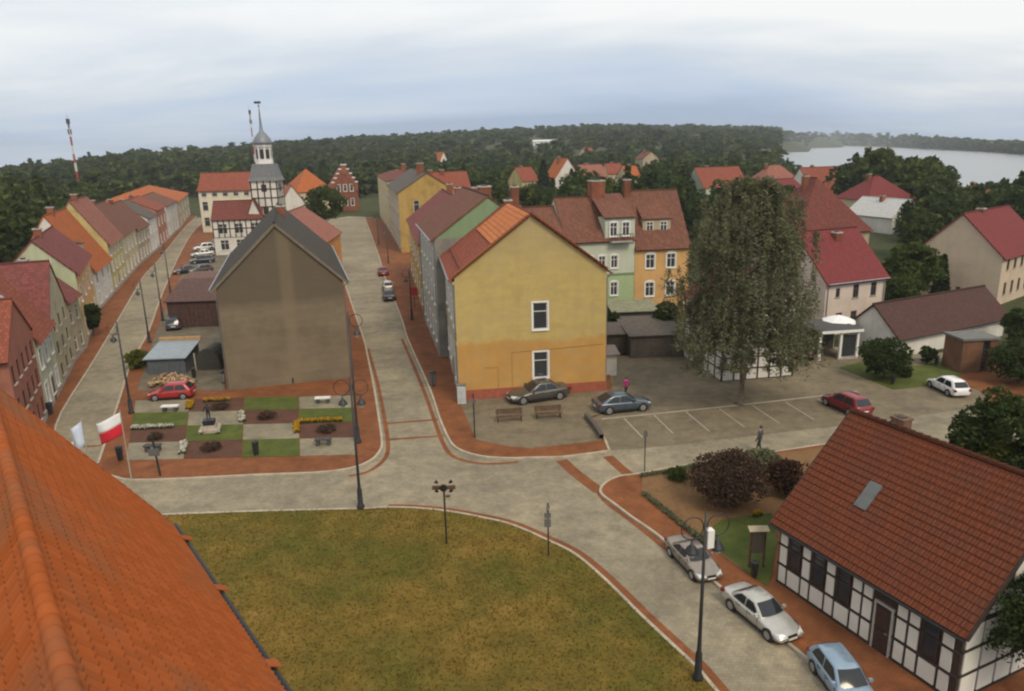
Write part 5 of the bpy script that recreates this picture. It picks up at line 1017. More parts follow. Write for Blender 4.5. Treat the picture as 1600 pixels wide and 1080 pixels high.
# ------------------------------------------------------------------ cars
PLATE = plain('number_plate', (0.7, 0.7, 0.66), 0.5, var=0.03); LAMPG = gloss('headlamp_glass', (0.55, 0.57, 0.58), 0.12); REDL = gloss('tail_lamp', (0.16, 0.012, 0.01), 0.25); BLK = plain('black_trim', (0.015, 0.015, 0.016), 0.5); RIM = gloss('alloy_rim', (0.42, 0.43, 0.44), 0.35, 0.8)
STYLE = {  # windscreen foot, roof front, roof rear, rear window foot (fractions of length from the front), bonnet, belt, boot heights
 'sedan': dict(a=0.30, r1=0.46, r2=0.70, c=0.87, hood=0.62, belt=0.66, deck=0.70, H=1.44, W=1.78),
 'coupe': dict(a=0.29, r1=0.46, r2=0.64, c=0.84, hood=0.61, belt=0.66, deck=0.73, H=1.39, W=1.80),
 'hatch': dict(a=0.26, r1=0.43, r2=0.86, c=0.985, hood=0.66, belt=0.66, deck=0.64, H=1.50, W=1.72),
 'fast': dict(a=0.28, r1=0.45, r2=0.72, c=0.95, hood=0.63, belt=0.66, deck=0.66, H=1.45, W=1.76),
 'wagon': dict(a=0.27, r1=0.43, r2=0.90, c=0.985, hood=0.64, belt=0.64, deck=0.62, H=1.50, W=1.76)}
def car(name, label, style, paint, front, rear, L=4.3, scale=1.0, shift=0.0, group=None, z=0.0):
    """front, rear: pixels of the wheels on one side (ground contact); shift moves the axis sideways towards +left of the car"""
    s = STYLE[style]; pf, pr = G(*front), G(*rear); dr = (pf - pr).normalized(); c = (pf + pr) / 2 + Vector((-dr.y, dr.x, 0)) * shift
    t = thing(name, label, 'car', (c.x, c.y, z), math.atan2(dr.y, dr.x), group); t.scale = (scale,) * 3
    H, hw, zb = s['H'], s['W'] / 2, 0.20; X = lambda f: L * (0.5 - f)
    # lower body
    st = [(0.0, 0.80, 0.34, 0.50), (0.012, 0.90, 0.26, 0.56), (0.06, 0.95, 0.21, s['hood'] + 0.02), (0.13, 0.985, 0.2, s['hood'] + 0.08), (0.22, 1.0, 0.2, s['hood'] + 0.19), (s['a'], 1.0, 0.2, s['belt'] + 0.24), (0.45, 1.0, 0.2, s['belt'] + 0.24), (0.6, 1.0, 0.2, s['belt'] + 0.25), (0.75, 1.0, 0.2, s['belt'] + 0.27), (s['c'] - 0.03, 0.985, 0.2, s['deck'] + 0.27), (0.955, 0.95, 0.22, s['deck'] + 0.25), (0.99, 0.90, 0.28, s['deck'] + 0.20), (1.0, 0.82, 0.36, s['deck'] + 0.05)]
    st = sorted(st); b = MB(); K = 15
    for f, wf, z0, zt in st:
        w = hw * wf; half = [(0.0, z0), (0.8 * w, z0), (0.95 * w, z0 + 0.06), (0.995 * w, z0 + 0.2), (w, (z0 + zt) / 2 + 0.06), (0.975 * w, zt - 0.12), (0.90 * w, zt - 0.03), (0.6 * w, zt)]
        ring = [(y, zz) for y, zz in half] + [(0, zt + 0.02)] + [(-y, zz) for y, zz in half[:0:-1]]
        b.v += [(X(f), y, zz) for y, zz in ring]
    K = len(ring)
    for i in range(len(st) - 1):
        for k in range(K): b.f.append([i * K + k, (i + 1) * K + k, (i + 1) * K + (k + 1) % K, i * K + (k + 1) % K]); b.m.append(0)
    b.f.append(list(range(K))); b.m.append(0); b.f.append([(len(st) - 1) * K + k for k in range(K)][::-1]); b.m.append(0)
    body = b.build('body', paint, t, True); m = body.modifiers.new('s', 'SUBSURF'); m.levels = m.render_levels = 1
    zbt = s['belt'] + 0.235; wb, wt = hw * 0.91, hw * 0.70
    def gh(k, side=None):
        e_ = 1 - (1 - k) ** 1.25
        return X(s['a']) + (X(s['r1']) - X(s['a'])) * k, X(s['c']) + (X(s['r2']) - X(s['c'])) * k, wb + (wt - wb) * k, zbt - 0.04 + (H - 0.04 - zbt) * e_
    g = MB(); lv = [0, 0.3, 0.6, 0.85, 0.97]; nx = 7
    def ringpts(k):
        xf, xr, w, z = gh(k); P = []
        fr = 0.10 * (1 - k * 0.5)
        for i in range(nx): y = -w * 0.93 + 2 * w * 0.93 * i / (nx - 1); P.append((xf + fr * (1 - (y / w) ** 2) - 0.05, y, z))
        for i in range(nx): f_ = (i + 0.5) / nx; P.append((xf - 0.07 + (xr + 0.07 - xf + 0.07) * f_, w * (0.985 + 0.02 * math.sin(math.pi * f_)), z))
        for i in range(nx): y = w * 0.93 - 2 * w * 0.93 * i / (nx - 1); P.append((xr - fr * 0.6 * (1 - (y / w) ** 2) + 0.05, y, z))
        for i in range(nx): f_ = (i + 0.5) / nx; P.append((xr + 0.07 + (xf - 0.07 - xr - 0.07) * f_, -w * (0.985 + 0.02 * math.sin(math.pi * f_)), z))
        return P
    for k in lv: g.v += ringpts(k)
    n = nx * 4
    for i in range(len(lv) - 1):
        for k in range(n): g.f.append([i * n + k, i * n + (k + 1) % n, (i + 1) * n + (k + 1) % n, (i + 1) * n + k]); g.m.append(0)
    xf, xr, w, z = gh(1.0); base = len(g.v)
    for i in range(n):
        q = g.v[(len(lv) - 1) * n + i]; cx = (xf + xr) / 2; g.v.append((cx + (q[0] - cx) * 0.82, q[1] * 0.8, H))
    for k in range(n): g.f.append([(len(lv) - 1) * n + k, (len(lv) - 1) * n + (k + 1) % n, base + (k + 1) % n, base + k]); g.m.append(0)
    g.f.append([base + k for k in range(n)]); g.m.append(0)
    cab = g.build('cabin', paint, t, True)
    def panel_(name, pts, mat=CARGLASS): q = MB(); q.add(pts, [tuple(range(len(pts)))]); return q.build(name, mat, cab)
    def off(p, nx_, ny_, nz_): return (p[0] + nx_, p[1] + ny_, p[2] + nz_)
    for nm, endx, sg, ka, kb in (('windscreen', 0, 1, 0.06, 0.90), ('rear_window', 1, -1, 0.16, 0.88)):
        rows = []
        for k in (ka, (ka + kb) / 2, kb):
            P = ringpts(k); P = P[:nx] if endx == 0 else P[2 * nx:3 * nx]; rows.append([off((p[0], p[1] * 0.93, p[2]), 0.022 * sg, 0, 0.018) for p in P])
        q = MB()
        for r_ in rows: q.v += r_
        for i in range(2):
            for j in range(nx - 1): q.f.append([i * nx + j, i * nx + j + 1, (i + 1) * nx + j + 1, (i + 1) * nx + j]); q.m.append(0)
        q.build(nm, CARGLASS, cab, True)
    for sg in (1, -1):
        def sp_(f_, k):
            xf, xr, w, z = gh(k); return (xf + (xr - xf) * f_, sg * (w * 1.012 + 0.012), z + 0.004)
        for nm, fa, fb in (('side_window', 0.10, 0.47), ('side_window', 0.51, 0.86)):
            P = [sp_(fa, 0.10), sp_(fb, 0.10), sp_(fb, 0.5), sp_(fb - (0.02 if fb < 0.6 else 0.03), 0.87), sp_(fa + 0.03, 0.87), sp_(fa, 0.5)]; panel_(nm, P if sg < 0 else P[::-1])
        MB().box(X(s['a']) - 0.36, X(s['a']) - 0.22, min(sg * hw * 0.93, sg * (hw + 0.13)), max(sg * hw * 0.93, sg * (hw + 0.13)), zbt + 0.02, zbt + 0.15).build('mirror', paint, t)
        # lamps
        q = MB(); y0, y1 = sg * hw * 0.42, sg * hw * 0.84; zl = s['hood'] - 0.02
        q.add([(X(0.004) + 0.015, y0, zl - 0.10), (X(0.03) + 0.03, y1, zl - 0.07), (X(0.10), sg * hw * 0.93, zl + 0.07), (X(0.055) + 0.01, sg * hw * 0.72, zl + 0.085), (X(0.022), y0, zl + 0.04)], [(0, 1, 2, 3, 4)]); q.build('headlight', LAMPG, t)
        q = MB(); zl = s['deck'] + 0.12; q.box(X(0.995) - 0.02, X(0.93), min(sg * hw * 0.66, sg * hw * 0.93), max(sg * hw * 0.66, sg * hw * 0.93), zl - 0.14, zl + 0.07); q.build('tail_light', REDL, t)
        for fx in (0.185, 0.80):
            xw = X(fx); rw = 0.315; a_ = MB(); MW = Matrix.Translation((xw, sg * (hw - 0.20), rw)) @ Matrix.Rotation(-sg * math.pi / 2, 4, 'X')
            a_.lathe([(rw + 0.06, 0.05), (rw + 0.06, 0.206)], 20, M=MW); a_.build('wheel_arch', BLK, t)
            wh = MB(); wh.lathe([(rw * 0.9, 0.0), (rw, 0.03), (rw, 0.19), (rw * 0.93, 0.214), (rw * 0.70, 0.216)], 20, M=MW); who = wh.build('wheel', RUBBER, t)
            ri = MB(); ri.lathe([(rw * 0.68, 0.217), (rw * 0.66, 0.222), (rw * 0.22, 0.21), (rw * 0.15, 0.228)], 14, M=MW); ri.build('rim', RIM, who)
    gx = X(0.0); gr = MB(); gr.box(gx - 0.05, gx + 0.018, -hw * 0.30, hw * 0.30, 0.50, 0.61); gr.box(gx - 0.05, gx + 0.012, -hw * 0.55, hw * 0.55, 0.27, 0.36); gr.build('grille', BLK, t)
    MB().box(gx + 0.02, gx + 0.03, -0.26, 0.26, 0.375, 0.475).build('number_plate', PLATE, t); rx = X(1.0); MB().box(rx - 0.03, rx - 0.02, -0.26, 0.26, 0.52, 0.62).build('number_plate', PLATE, t)
    for sg in (1, -1):
        for fx in (s['a'] + 0.05, 0.52, 0.70):
            y = sg * hw * 0.998; q = MB(); q.box(X(fx) - 0.008, X(fx) + 0.008, min(y - sg * 0.03, y + sg * 0.004), max(y - sg * 0.03, y + sg * 0.004), 0.34, s['belt'] + 0.14); q.build('door_seam', BLK, t)
        for fx in (0.48, 0.66):
            y = sg * hw * 0.985; q = MB(); q.box(X(fx) - 0.07, X(fx) + 0.07, min(y, y + sg * 0.03), max(y, y + sg * 0.03), s['belt'] + 0.06, s['belt'] + 0.09); q.build('door_handle', BLK, t)
    sk = MB(); sk.box(X(0.30), X(0.70), -hw * 0.97, hw * 0.97, 0.17, 0.26); sk.build('sill_skirt', BLK, t)
    return t
P_SILVER = gloss('silver_paint', (0.50, 0.49, 0.45), 0.32, 0.55, 0.5); P_BEIGE = gloss('champagne_paint', (0.27, 0.235, 0.20), 0.32, 0.5, 0.5); P_LBLUE = gloss('light_blue_paint', (0.26, 0.36, 0.46), 0.32, 0.4, 0.5); P_GRAPH = gloss('graphite_paint', (0.085, 0.078, 0.07), 0.32, 0.3, 0.5); P_BLUE = gloss('slate_blue_paint', (0.065, 0.09, 0.115), 0.3, 0.3, 0.5); P_RED = gloss('red_paint', (0.36, 0.018, 0.02), 0.3, 0.0, 0.5); P_DRED = gloss('dark_red_paint', (0.20, 0.015, 0.02), 0.3, 0.1, 0.5); P_WHITE = gloss('white_car_paint', (0.72, 0.72, 0.72), 0.3, 0.0, 0.5); P_DBLUE = gloss('navy_paint', (0.03, 0.035, 0.055), 0.3, 0.2, 0.5); P_BLACK = gloss('black_paint', (0.02, 0.02, 0.022), 0.25, 0.1, 0.5)
car('parked_car', 'champagne coupe parked at the kerb by the garden, rearmost of the three', 'coupe', P_BEIGE, (1083, 909), (1043, 866), 4.5, 0.82, 0.72)
car('parked_car', 'silver saloon parked between the champagne coupe and the light blue hatchback', 'sedan', P_SILVER, (1199, 1001), (1140, 952), 4.55, 0.86, 0.72)
car('parked_car', 'light blue hatchback cut by the bottom edge beside the timber house', 'hatch', P_LBLUE, (1310, 1110), (1268, 1050), 4.1, 0.84, 0.72)
car('parked_car', 'dark graphite saloon parked along the ochre gable', 'sedan', P_GRAPH, (818, 634), (874, 626), 4.7, 1.14, -0.8, z=0.12)
car('parked_car', 'slate blue fastback parked right of the ochre house', 'fast', P_BLUE, (1001, 643), (953, 648), 4.4, 1.06, 0.8, z=0.02)
car('driving_car', 'dark red hatchback driving across the car park', 'hatch', P_DRED, (1309, 632), (1344, 648), 4.3, 1.0, 0.3, z=0.02)
car('parked_car', 'white hatchback with dark rear window near the brick kiosk', 'hatch', P_WHITE, (1458, 606), (1484, 619), 4.2, 0.92, -0.5, z=0.02)
car('parked_car', 'black estate car parked right of the timber framed barn', 'wagon', P_BLACK, (1262, 545), (1254, 568), 4.3, 1.0, 0.0, z=0.02)
car('parked_car', 'bright red hatchback parked in front of the firewood', 'hatch', P_RED, (242, 629), (290, 626), 4.0, 0.96, -0.7, z=0.12)
car('street_car', 'navy car nearest in the middle street', 'sedan', P_DBLUE, (605, 458), (612, 478), 4.3, 1.0, 0.0)
car('street_car', 'silver car just ahead of the navy one in the middle street', 'hatch', P_SILVER, (605, 447), (608, 458), 4.1, 0.95, 0.0)
car('street_car', 'dark red car farthest ahead in the middle street', 'sedan', P_DRED, (597, 422), (601, 437), 4.4, 1.0, 0.0)
car('parked_car', 'grey blue van-like car beside the lean-to on the left street', 'wagon', P_BLUE, (268, 505), (262, 524), 4.2, 1.0, -0.6, z=0.12)
car('parked_car', 'black car in the first row of the yard car park', 'sedan', P_BLACK, (281, 429), (300, 427), 4.4, 1.0, 0, z=0.13)
car('parked_car', 'dark car with white bonnet stripe beside the black one', 'hatch', P_GRAPH, (306, 428), (323, 426), 4.2, 1.0, 0, z=0.13)
car('parked_car', 'red car half hidden behind the brown roof', 'hatch', P_RED, (322, 440), (342, 438), 4.2, 1.0, 0, z=0.13)
car('parked_car', 'white car beside the red one in the yard', 'wagon', P_WHITE, (310, 449), (340, 446), 4.4, 1.0, 0, z=0.13)
car('parked_car', 'silver car in the back row of the yard by the white hall', 'sedan', P_SILVER, (305, 403), (329, 401), 4.4, 1.1, 0, z=0.13)
car('parked_car', 'white car in the farthest row before the white building', 'hatch', P_WHITE, (308, 393), (331, 391), 4.3, 1.1, 0, z=0.13)
car('parked_car', 'dark car in the middle row of the yard', 'wagon', P_DBLUE, (304, 413), (330, 411), 4.3, 1.1, 0, z=0.13)

# ------------------------------------------------------------------ street lamps with hoops
def lamp(label, base, H, sides, yaw=0.0, k=1.0, box=False):
    p = G(*base); t = thing('street_lamp', label, 'street lamp', (p.x, p.y, 0.0), yaw, 'ornamental hoop street lamps')
    b = MB(); b.lathe([(0.24 * k, 0), (0.24 * k, 0.25), (0.17 * k, 0.35), (0.15 * k, 1.3), (0.10 * k, 1.45), (0.085 * k, 2.2), (0.055 * k, H)], 10); b.build('pole', DARKMETAL, t, True)
    for s in sides:
        r = 0.46; cx, cz = s * (r + 0.08), H - r - 0.15; q = MB(); q.tube([(cx + r * math.cos(a), 0, cz + r * math.sin(a)) for a in [2 * math.pi * i / 20 for i in range(21)]], 0.024, 5, cap=False); q.tube([(0, 0, cz - r * 0.9), (cx, 0, cz - r - 0.02)], 0.025, 5); q.build('hoop', DARKMETAL, t, True)
        h = MB(); zl = cz - r - 0.05; M = Matrix.Translation((cx, 0, 0)); h.lathe([(0.03, zl), (0.07, zl - 0.18), (0.2, zl - 0.32), (0.22, zl - 0.40), (0.28, zl - 0.46), (0.28, zl - 0.50), (0.12, zl - 0.545)], 12, M=M); lo = h.build('lamp_shade', DARKMETAL, t, True)
        g_ = MB(); g_.lathe([(0.15, zl - 0.546), (0.13, zl - 0.66), (0.05, zl - 0.72)], 10, M=M); g_.build('bulb_glass', plain('lamp_glass', (0.45, 0.46, 0.45), 0.3, var=0.05), lo)
    if box: MB().box(0.05, 0.32, -0.15, 0.12, H - 1.5, H - 0.75).build('antenna_box', WHITE, t)
    return t
lamp('two armed hoop lamp with white box beside the silver saloon', (1090, 1064), zh((1090, 1064), 800), (-1, 1), 0.25, 0.9, True)
lamp('two armed hoop lamp at the edge of the lawn by the crossing', (564, 796), zh((564, 796), 590), (-1, 1), 0.0)
lamp('single hoop lamp at the corner of the garden plots', (560, 694), zh((560, 694), 488), (1,), 0.0)
lamp('single hoop lamp nearest along the left street', (206, 648), zh((206, 648), 503), (-1,), -0.2)
lamp('single hoop lamp by the yellow green bush on the left street', (234, 537), zh((234, 537), 438), (-1,), -0.2)
lamp('single hoop lamp beside the lean-to on the left street', (255, 503), zh((255, 503), 412), (-1,), -0.2)
lamp('single hoop lamp farthest along the left street', (267, 461), zh((267, 461), 380), (-1,), -0.2)
lamp('single hoop lamp before the narrow ochre house', (644, 501), zh((644, 501), 420), (-1,), -0.2)
lamp('single hoop lamp past the dark red car in the middle street', (607, 412), zh((607, 412), 350), (-1,), -0.2)
lamp('single hoop lamp farthest in the middle street', (592, 383), zh((592, 383), 330), (-1,), -0.2)

# ------------------------------------------------------------------ posts and signs
def post(name, label, cat, base, H, r=0.045, z=0.1):
    p = G(*base); t = thing(name, label, cat, (p.x, p.y, 0)); MB().tube([(0, 0, 0), (0, 0, H)], r, 8).build('pole', DARKMETAL, t); return t
h1 = zh((698, 852), 757); sp1 = post('floodlight_post', 'post with dark crossbar and four small floodlights on the lawn', 'post', (698, 852), h1, 0.05)
MB().box(-0.62, 0.62, -0.06, 0.06, h1 - 0.28, h1 - 0.08).build('crossbar', WOOD, sp1); MB().lathe([(0.2, 0), (0.2, 0.12)], 14, M=Matrix.Translation((0, -0.07, h1 - 0.15)) @ Matrix.Rotation(math.pi / 2, 4, 'X')).build('disc', BLK, sp1)
for sx in (-1, 1):
    for zz_ in (0.1, -0.42): q = MB(); q.lathe([(0.05, 0), (0.10, 0.16), (0.11, 0.18)], 10, M=Matrix.Translation((sx * 0.3, -0.05, h1 + zz_)) @ Matrix.Rotation(sx * 0.9, 4, 'Y')); q.build('floodlight', BLK, sp1)
MB().box(0.08, 0.32, -0.1, 0.1, h1 - 0.72, h1 - 0.66).build('bracket', WOOD, sp1)
h2 = zh((857, 871), 786); sp2 = post('traffic_sign', 'grey backed road signs stacked on a post at the lawn kerb', 'sign', (857, 871), h2, 0.04)
MB().lathe([(0.01, 0), (0.24, 0.0), (0.24, 0.02)], 3, M=Matrix.Translation((-0.02, -0.05, h2 - 0.25)) @ Matrix.Rotation(0.9, 4, 'Z') @ Matrix.Rotation(math.pi / 2, 4, 'X')).build('warning_plate', STEEL, sp2)
for i, (a, b) in enumerate(((0.55, 0.85), (0.9, 1.35))): q = MB(); q.box(-0.2, 0.14, -0.06, -0.042, h2 - b, h2 - a); q.build('sign_plate', plain('sign_back_grey', (0.12, 0.12, 0.11), 0.6), sp2)
h3 = zh((1007, 736), 672); sp3 = post('thin_sign_post', 'thin post with a small sign at the garden corner', 'sign', (1007, 736), h3, 0.035); MB().box(-0.13, 0.13, -0.06, -0.04, h3 - 0.5, h3 - 0.05).build('sign_plate', plain('sign_back_grey', (0.12, 0.12, 0.11), 0.6), sp3)
h4 = zh((742, 686), 615); sp4 = post('striped_sign_post', 'dark post at the forecourt edge below the ochre house', 'post', (742, 686), h4, 0.05); MB().lathe([(0.19, 0), (0.19, 0.02)], 16, M=Matrix.Translation((0, -0.06, h4 - 0.55)) @ Matrix.Rotation(math.pi / 2, 4, 'X')).build('round_sign', plain('faded_blue_sign', (0.12, 0.10, 0.14), 0.6), sp4)
h5 = zh((251, 746), 679); sp5 = post('notice_post', 'leaning dark notice post before the white flower strip', 'sign', (251, 746), h5, 0.07); sp5.rotation_euler = (0, -0.05, 0); MB().box(-0.42, 0.3, -0.12, -0.06, h5 * 0.52, h5 * 0.52 + 0.5).build('notice_board', plain('grey_board', (0.10, 0.095, 0.09), 0.8), sp5)
ib = thing('info_board', 'wooden information board on the grass beside the timber house', 'sign', G(1181, 890)); hI = zh((1181, 890), 828)
for x in (-0.35, 0.35): MB().box(x - 0.05, x + 0.05, -0.05, 0.05, 0, hI).build('post', WOOD, ib)
MB().box(-0.3, 0.3, -0.03, 0.03, hI * 0.42, hI - 0.08).build('board', plain('dull_board', (0.12, 0.10, 0.07), 0.8), ib); q = MB(); slope(q, (-0.5, -0.2, hI - 0.02), (0.5, -0.2, hI - 0.02), (0.5, 0.2, hI + 0.1), (-0.5, 0.2, hI + 0.1), 0.04); q.build('little_roof', plain('pale_board_roof', (0.36, 0.30, 0.2), 0.8), ib)
def bin_(label, base, col_=DARKMETAL, s=1.0, z=0.12):
    p = G(*base); t = thing('litter_bin', label, 'bin', (p.x, p.y, z)); MB().lathe([(0.19 * s, 0.1 * s), (0.24 * s, 0.9 * s), (0.21 * s, 0.9 * s)], 10).build('bin_body', col_, t); MB().lathe([(0.27 * s, 0.98 * s), (0.25 * s, 1.06 * s), (0.05, 1.12 * s)], 10).build('bin_lid', BLK, t); MB().tube([(0, -0.24 * s, 0), (0, -0.24 * s, 1.0 * s)], 0.03, 6).build('bin_post', DARKMETAL, t); return t
bin_('grey litter bin on the pavement beside the ochre house street front', (677, 605), plain('bin_grey', (0.09, 0.095, 0.1), 0.6), 1.3); bin_('dark litter bin at the road kerb by the info board', (1178, 905), s=0.8); bin_('dark bin on the pavement corner by the flags', (189, 722), s=1.0); bin_('dark bin in the yard beside the tent', (304, 592), s=0.9); bin_('white topped bin against the brown gable', (349, 600), plain('pale_bin', (0.3, 0.3, 0.29), 0.6), 1.0); bin_('bin on the front grass square of the plots', (401, 714), s=1.0); bin_('bin at the pavement of the left row', (52, 672), s=1.2); bin_('dark bin on the verge in front of the shrub', (1394, 602), s=0.8); bin_('bin on the verge left of the kiosk', (1462, 572), s=0.8); bin_('bin beside the pinkish red house door', (80, 650), s=1.0)
# benches
def bench(label, a, b, z=0.124, back=True):
    p, q = G(*a), G(*b); L_ = (q - p).length; t = thing('bench', label, 'bench', (p.x, p.y, z), math.atan2(q.y - p.y, q.x - p.x))
    for i in range(4): MB().box(0, L_, 0.02 + i * 0.115, 0.12 + i * 0.115, 0.43, 0.47).build('seat_slat', WOOD, t)
    for i in range(3): MB().box(0, L_, 0.50 + i * 0.02, 0.535 + i * 0.02, 0.56 + i * 0.14, 0.67 + i * 0.14).build('back_slat', WOOD, t)
    for x in (0.12, L_ - 0.18):
        b_ = MB(); b_.box(x, x + 0.06, 0.04, 0.10, 0, 0.429); b_.box(x, x + 0.06, 0.42, 0.48, 0, 0.429); b_.box(x, x + 0.06, 0.565, 0.60, 0.3, 0.98); b_.box(x, x + 0.06, 0.48, 0.6, 0.3, 0.36); b_.build('leg', DARKMETAL, t)
bench('left wooden bench on the forecourt before the graphite saloon', (776, 664), (818, 661)); bench('right wooden bench on the forecourt before the graphite saloon', (837, 659), (879, 656))
def stone_bench(label, base, w=1.7, top=WHITE): 
    p = G(*base); t = thing('stone_bench', label, 'bench', (p.x, p.y, 0.14), 0.05); MB().box(-w / 2, w / 2, -0.25, 0.25, 0.42, 0.52).build('seat', top, t)
    for x in (-w * 0.33, w * 0.33): MB().box(x - 0.12, x + 0.12, -0.2, 0.2, 0, 0.418).build('leg', plain('dark_stone', (0.06, 0.058, 0.058), 0.9), t)
stone_bench('pale topped stone bench on the paved square by the red hatchback', (267, 645), 1.4); stone_bench('pale topped stone bench on the far right paved square', (505, 632), 1.3); stone_bench('dark stone bench on the front right paved square', (506, 698), 1.2, plain('dark_stone', (0.06, 0.058, 0.058), 0.9)); stone_bench('dark stone bench on the front left paved square', (240, 708), 1.2, plain('dark_stone', (0.06, 0.058, 0.058), 0.9))
for a_, l_ in (((418, 656), 'low dark shrub pad in the mulch square of the third column'), ((330, 706), 'low dark shrub pad in the front mulch square'), ((345, 641), 'low dark shrub pad in the rear mulch square')):
    tree('shrub_pad', l_, 'shrub', a_, 0.45, 0.8, 'bush', L_PURP, 900, 0.11, z=0.15, seed=int(a_[0]))
tree('shrub_pad', 'low dark shrub pad in the yellow edged mulch square', 'shrub', (512, 677), 0.45, 0.8, 'bush', L_PURP, 900, 0.11, z=0.15, seed=9); tree('shrub_pad', 'low dark shrub pad behind the notice board', 'shrub', (243, 689), 0.4, 0.7, 'bush', L_PURP, 900, 0.11, z=0.15, seed=10)
# flower strips
F_WHITE = leafmat('white_petals', (0.45, 0.44, 0.36), (0.75, 0.74, 0.66)); F_YEL = leafmat('yellow_petals', (0.38, 0.20, 0.012), (0.62, 0.36, 0.02))
def flowers(label, a, b, w, m, n):
    p, q = G(*a), G(*b); t = thing('flower_strip', label, 'flowers', ((p.x + q.x) / 2, (p.y + q.y) / 2, 0.16)); d = q - p; u = rng.uniform(-0.5, 0.5, n); s_ = Vector((-d.y, d.x, 0)).normalized(); o_ = rng.uniform(-w / 2, w / 2, n)
    C = np.stack([d.x * u + s_.x * o_, d.y * u + s_.y * o_, rng.uniform(0.16, 0.34, n)], 1); V, Q = quads_at(C, 0.13, rng, -0.3, 1.0); np_mesh('blossom', V, Q, m, t); C2 = C.copy(); C2[:, 2] *= rng.uniform(0.1, 0.8, n); V, Q = quads_at(C2, 0.12, rng, 0, 1.6); np_mesh('leaves', V, Q, L_MID, t)
flowers('long white flower strip along the left grass square', (207, 674), (272, 671), 0.45, F_WHITE, 420); flowers('white flower strip at the end of the statue square', (379, 663), (377, 649), 0.5, F_WHITE, 260); flowers('white flower clump by the front mulch square', (285, 714), (289, 696), 0.5, F_WHITE, 280); flowers('short yellow flower clump near the red hatchback', (296, 643), (298, 632), 0.6, F_YEL, 240); flowers('yellow flower strip behind the statue', (318, 631), (360, 629), 0.4, F_YEL, 260); flowers('yellow flower edge along the top of the right mulch square', (466, 664), (535, 661), 0.4, F_YEL, 380); flowers('yellow flower edge at the left of the right mulch square', (464, 680), (464, 665), 0.45, F_YEL, 240); flowers('white flower ring left of the statue plinth', (316, 683), (320, 673), 0.3, F_WHITE, 120); flowers('white flower ring right of the statue plinth', (341, 682), (343, 671), 0.3, F_WHITE, 120); flowers('orange flowers on the garden grass by the info board', (1178, 812), (1188, 809), 0.3, F_YEL, 120)
# hedge edging of the garden bed
for k, (l_, pl_) in enumerate((('low clipped edging along the road side of the garden bed', [(1003, 748), (1045, 741), (1085, 733)]), ('low clipped edging along the pavement side of the garden bed', [(1006, 776), (1040, 803), (1075, 832), (1105, 855)]))):
    t = thing('edging_hedge', l_, 'hedge', (0, 0, 0)); ln_ = smooth_line(GP(*pl_), 40); C = np.array([[p.x, p.y, 0.15] for p in ln_]); C = np.repeat(C, 26, 0); C += np.stack([rng.normal(0, 0.08, len(C)), rng.normal(0, 0.08, len(C)), rng.uniform(0, 0.2, len(C))], 1); V, Q = quads_at(C, 0.11, rng, 0, 1.4); np_mesh('leaves', V, Q, L_BIRCH, t)
# low planter wall at the forecourt corner
pw = thing('low_kerb_wall', 'curved low dark kerb wall between forecourt and car park', 'wall', (0, 0, 0)); o = ribbon('wall_body', smooth_line(GP((916, 656), (926, 668), (936, 682), (940, 690)), 4), 0.3, 0.1, 0.55, plain('dark_kerb_wall', (0.08, 0.07, 0.06), 0.9), pw)
# firewood pile
fp = G(226, 612); FW = thing('firewood_pile', 'heap of split firewood behind the red hatchback', 'firewood', (fp.x, fp.y + 0.6, 0.13)); FWM = [plain('split_wood_%d' % i, c, 0.9, var=0.25, scale=8) for i, c in enumerate(((0.40, 0.27, 0.15), (0.30, 0.19, 0.11), (0.47, 0.36, 0.22), (0.17, 0.10, 0.06)))]
lm = [MB().lathe([(0.09, -0.2), (0.11, 0.0), (0.085, 0.2)], 5).mesh('log', m) for m in FWM]
for i in range(170):
    u = random.uniform(0, 3.9); v = random.uniform(0, 1.6); hmax = 1.15 * math.sin(math.pi * (0.12 + 0.8 * u / 3.9)) * (0.55 + 0.45 * math.sin(math.pi * v / 1.6)); z = hmax * random.uniform(0.55, 1.0)
    M = Matrix.Translation((u, v, z)) @ Matrix.Rotation(random.uniform(0, 6.28), 4, 'Z') @ Matrix.Rotation(math.pi / 2 + random.uniform(-0.5, 0.5), 4, 'X'); link('log', lm[i % 4], FW, M)
h_ = MB(); h_.lathe([(1.7, 0), (1.2, 0.5), (0.3, 0.8)], 12, M=Matrix.Translation((1.95, 0.8, 0)) @ Matrix.Diagonal((1.05, 0.5, 1, 1))); h_.build('inner_stack', FWM[3], FW)
# ------------------------------------------------------------------ flags
def cloth(w, h, nx, ny, f):
    b = MB()
    for j in range(ny + 1):
        for i in range(nx + 1): b.v.append(f(i / nx, j / ny))
    for j in range(ny):
        for i in range(nx): b.f.append([j * (nx + 1) + i, j * (nx + 1) + i + 1, (j + 1) * (nx + 1) + i + 1, (j + 1) * (nx + 1) + i]); b.m.append(0)
    return b
def flagpole(label, base, top, wind, w, h, cols, droop=0.0):
    p = G(*base); H = zh(base, top); t = thing('flag_pole', label, 'flag', (p.x, p.y, 0)); MB().tube([(0, 0, 0), (0, 0, H)], [0.05, 0.03], 8).build('pole', plain('pale_metal_pole', (0.38, 0.36, 0.31), 0.5, 0.3), t); n = len(cols)
    for k, m in enumerate(cols):
        def f(u, v, k=k):
            vv = (k + v) / n; z = H - 0.15 - vv * h - droop * u * (1.0 + 0.3 * vv) - 0.10 * u * math.sin(3 * u + vv * 2); return (wind * u * w * (1 - 0.12 * droop), 0.16 * math.sin(6 * u + 2 * vv) * u, z)
        o = cloth(w, h / n, 10, 5, f).build('flag_stripe' if n > 1 else 'flag_cloth', m, t, True); md = o.modifiers.new('t', 'SOLIDIFY'); md.thickness = 0.012
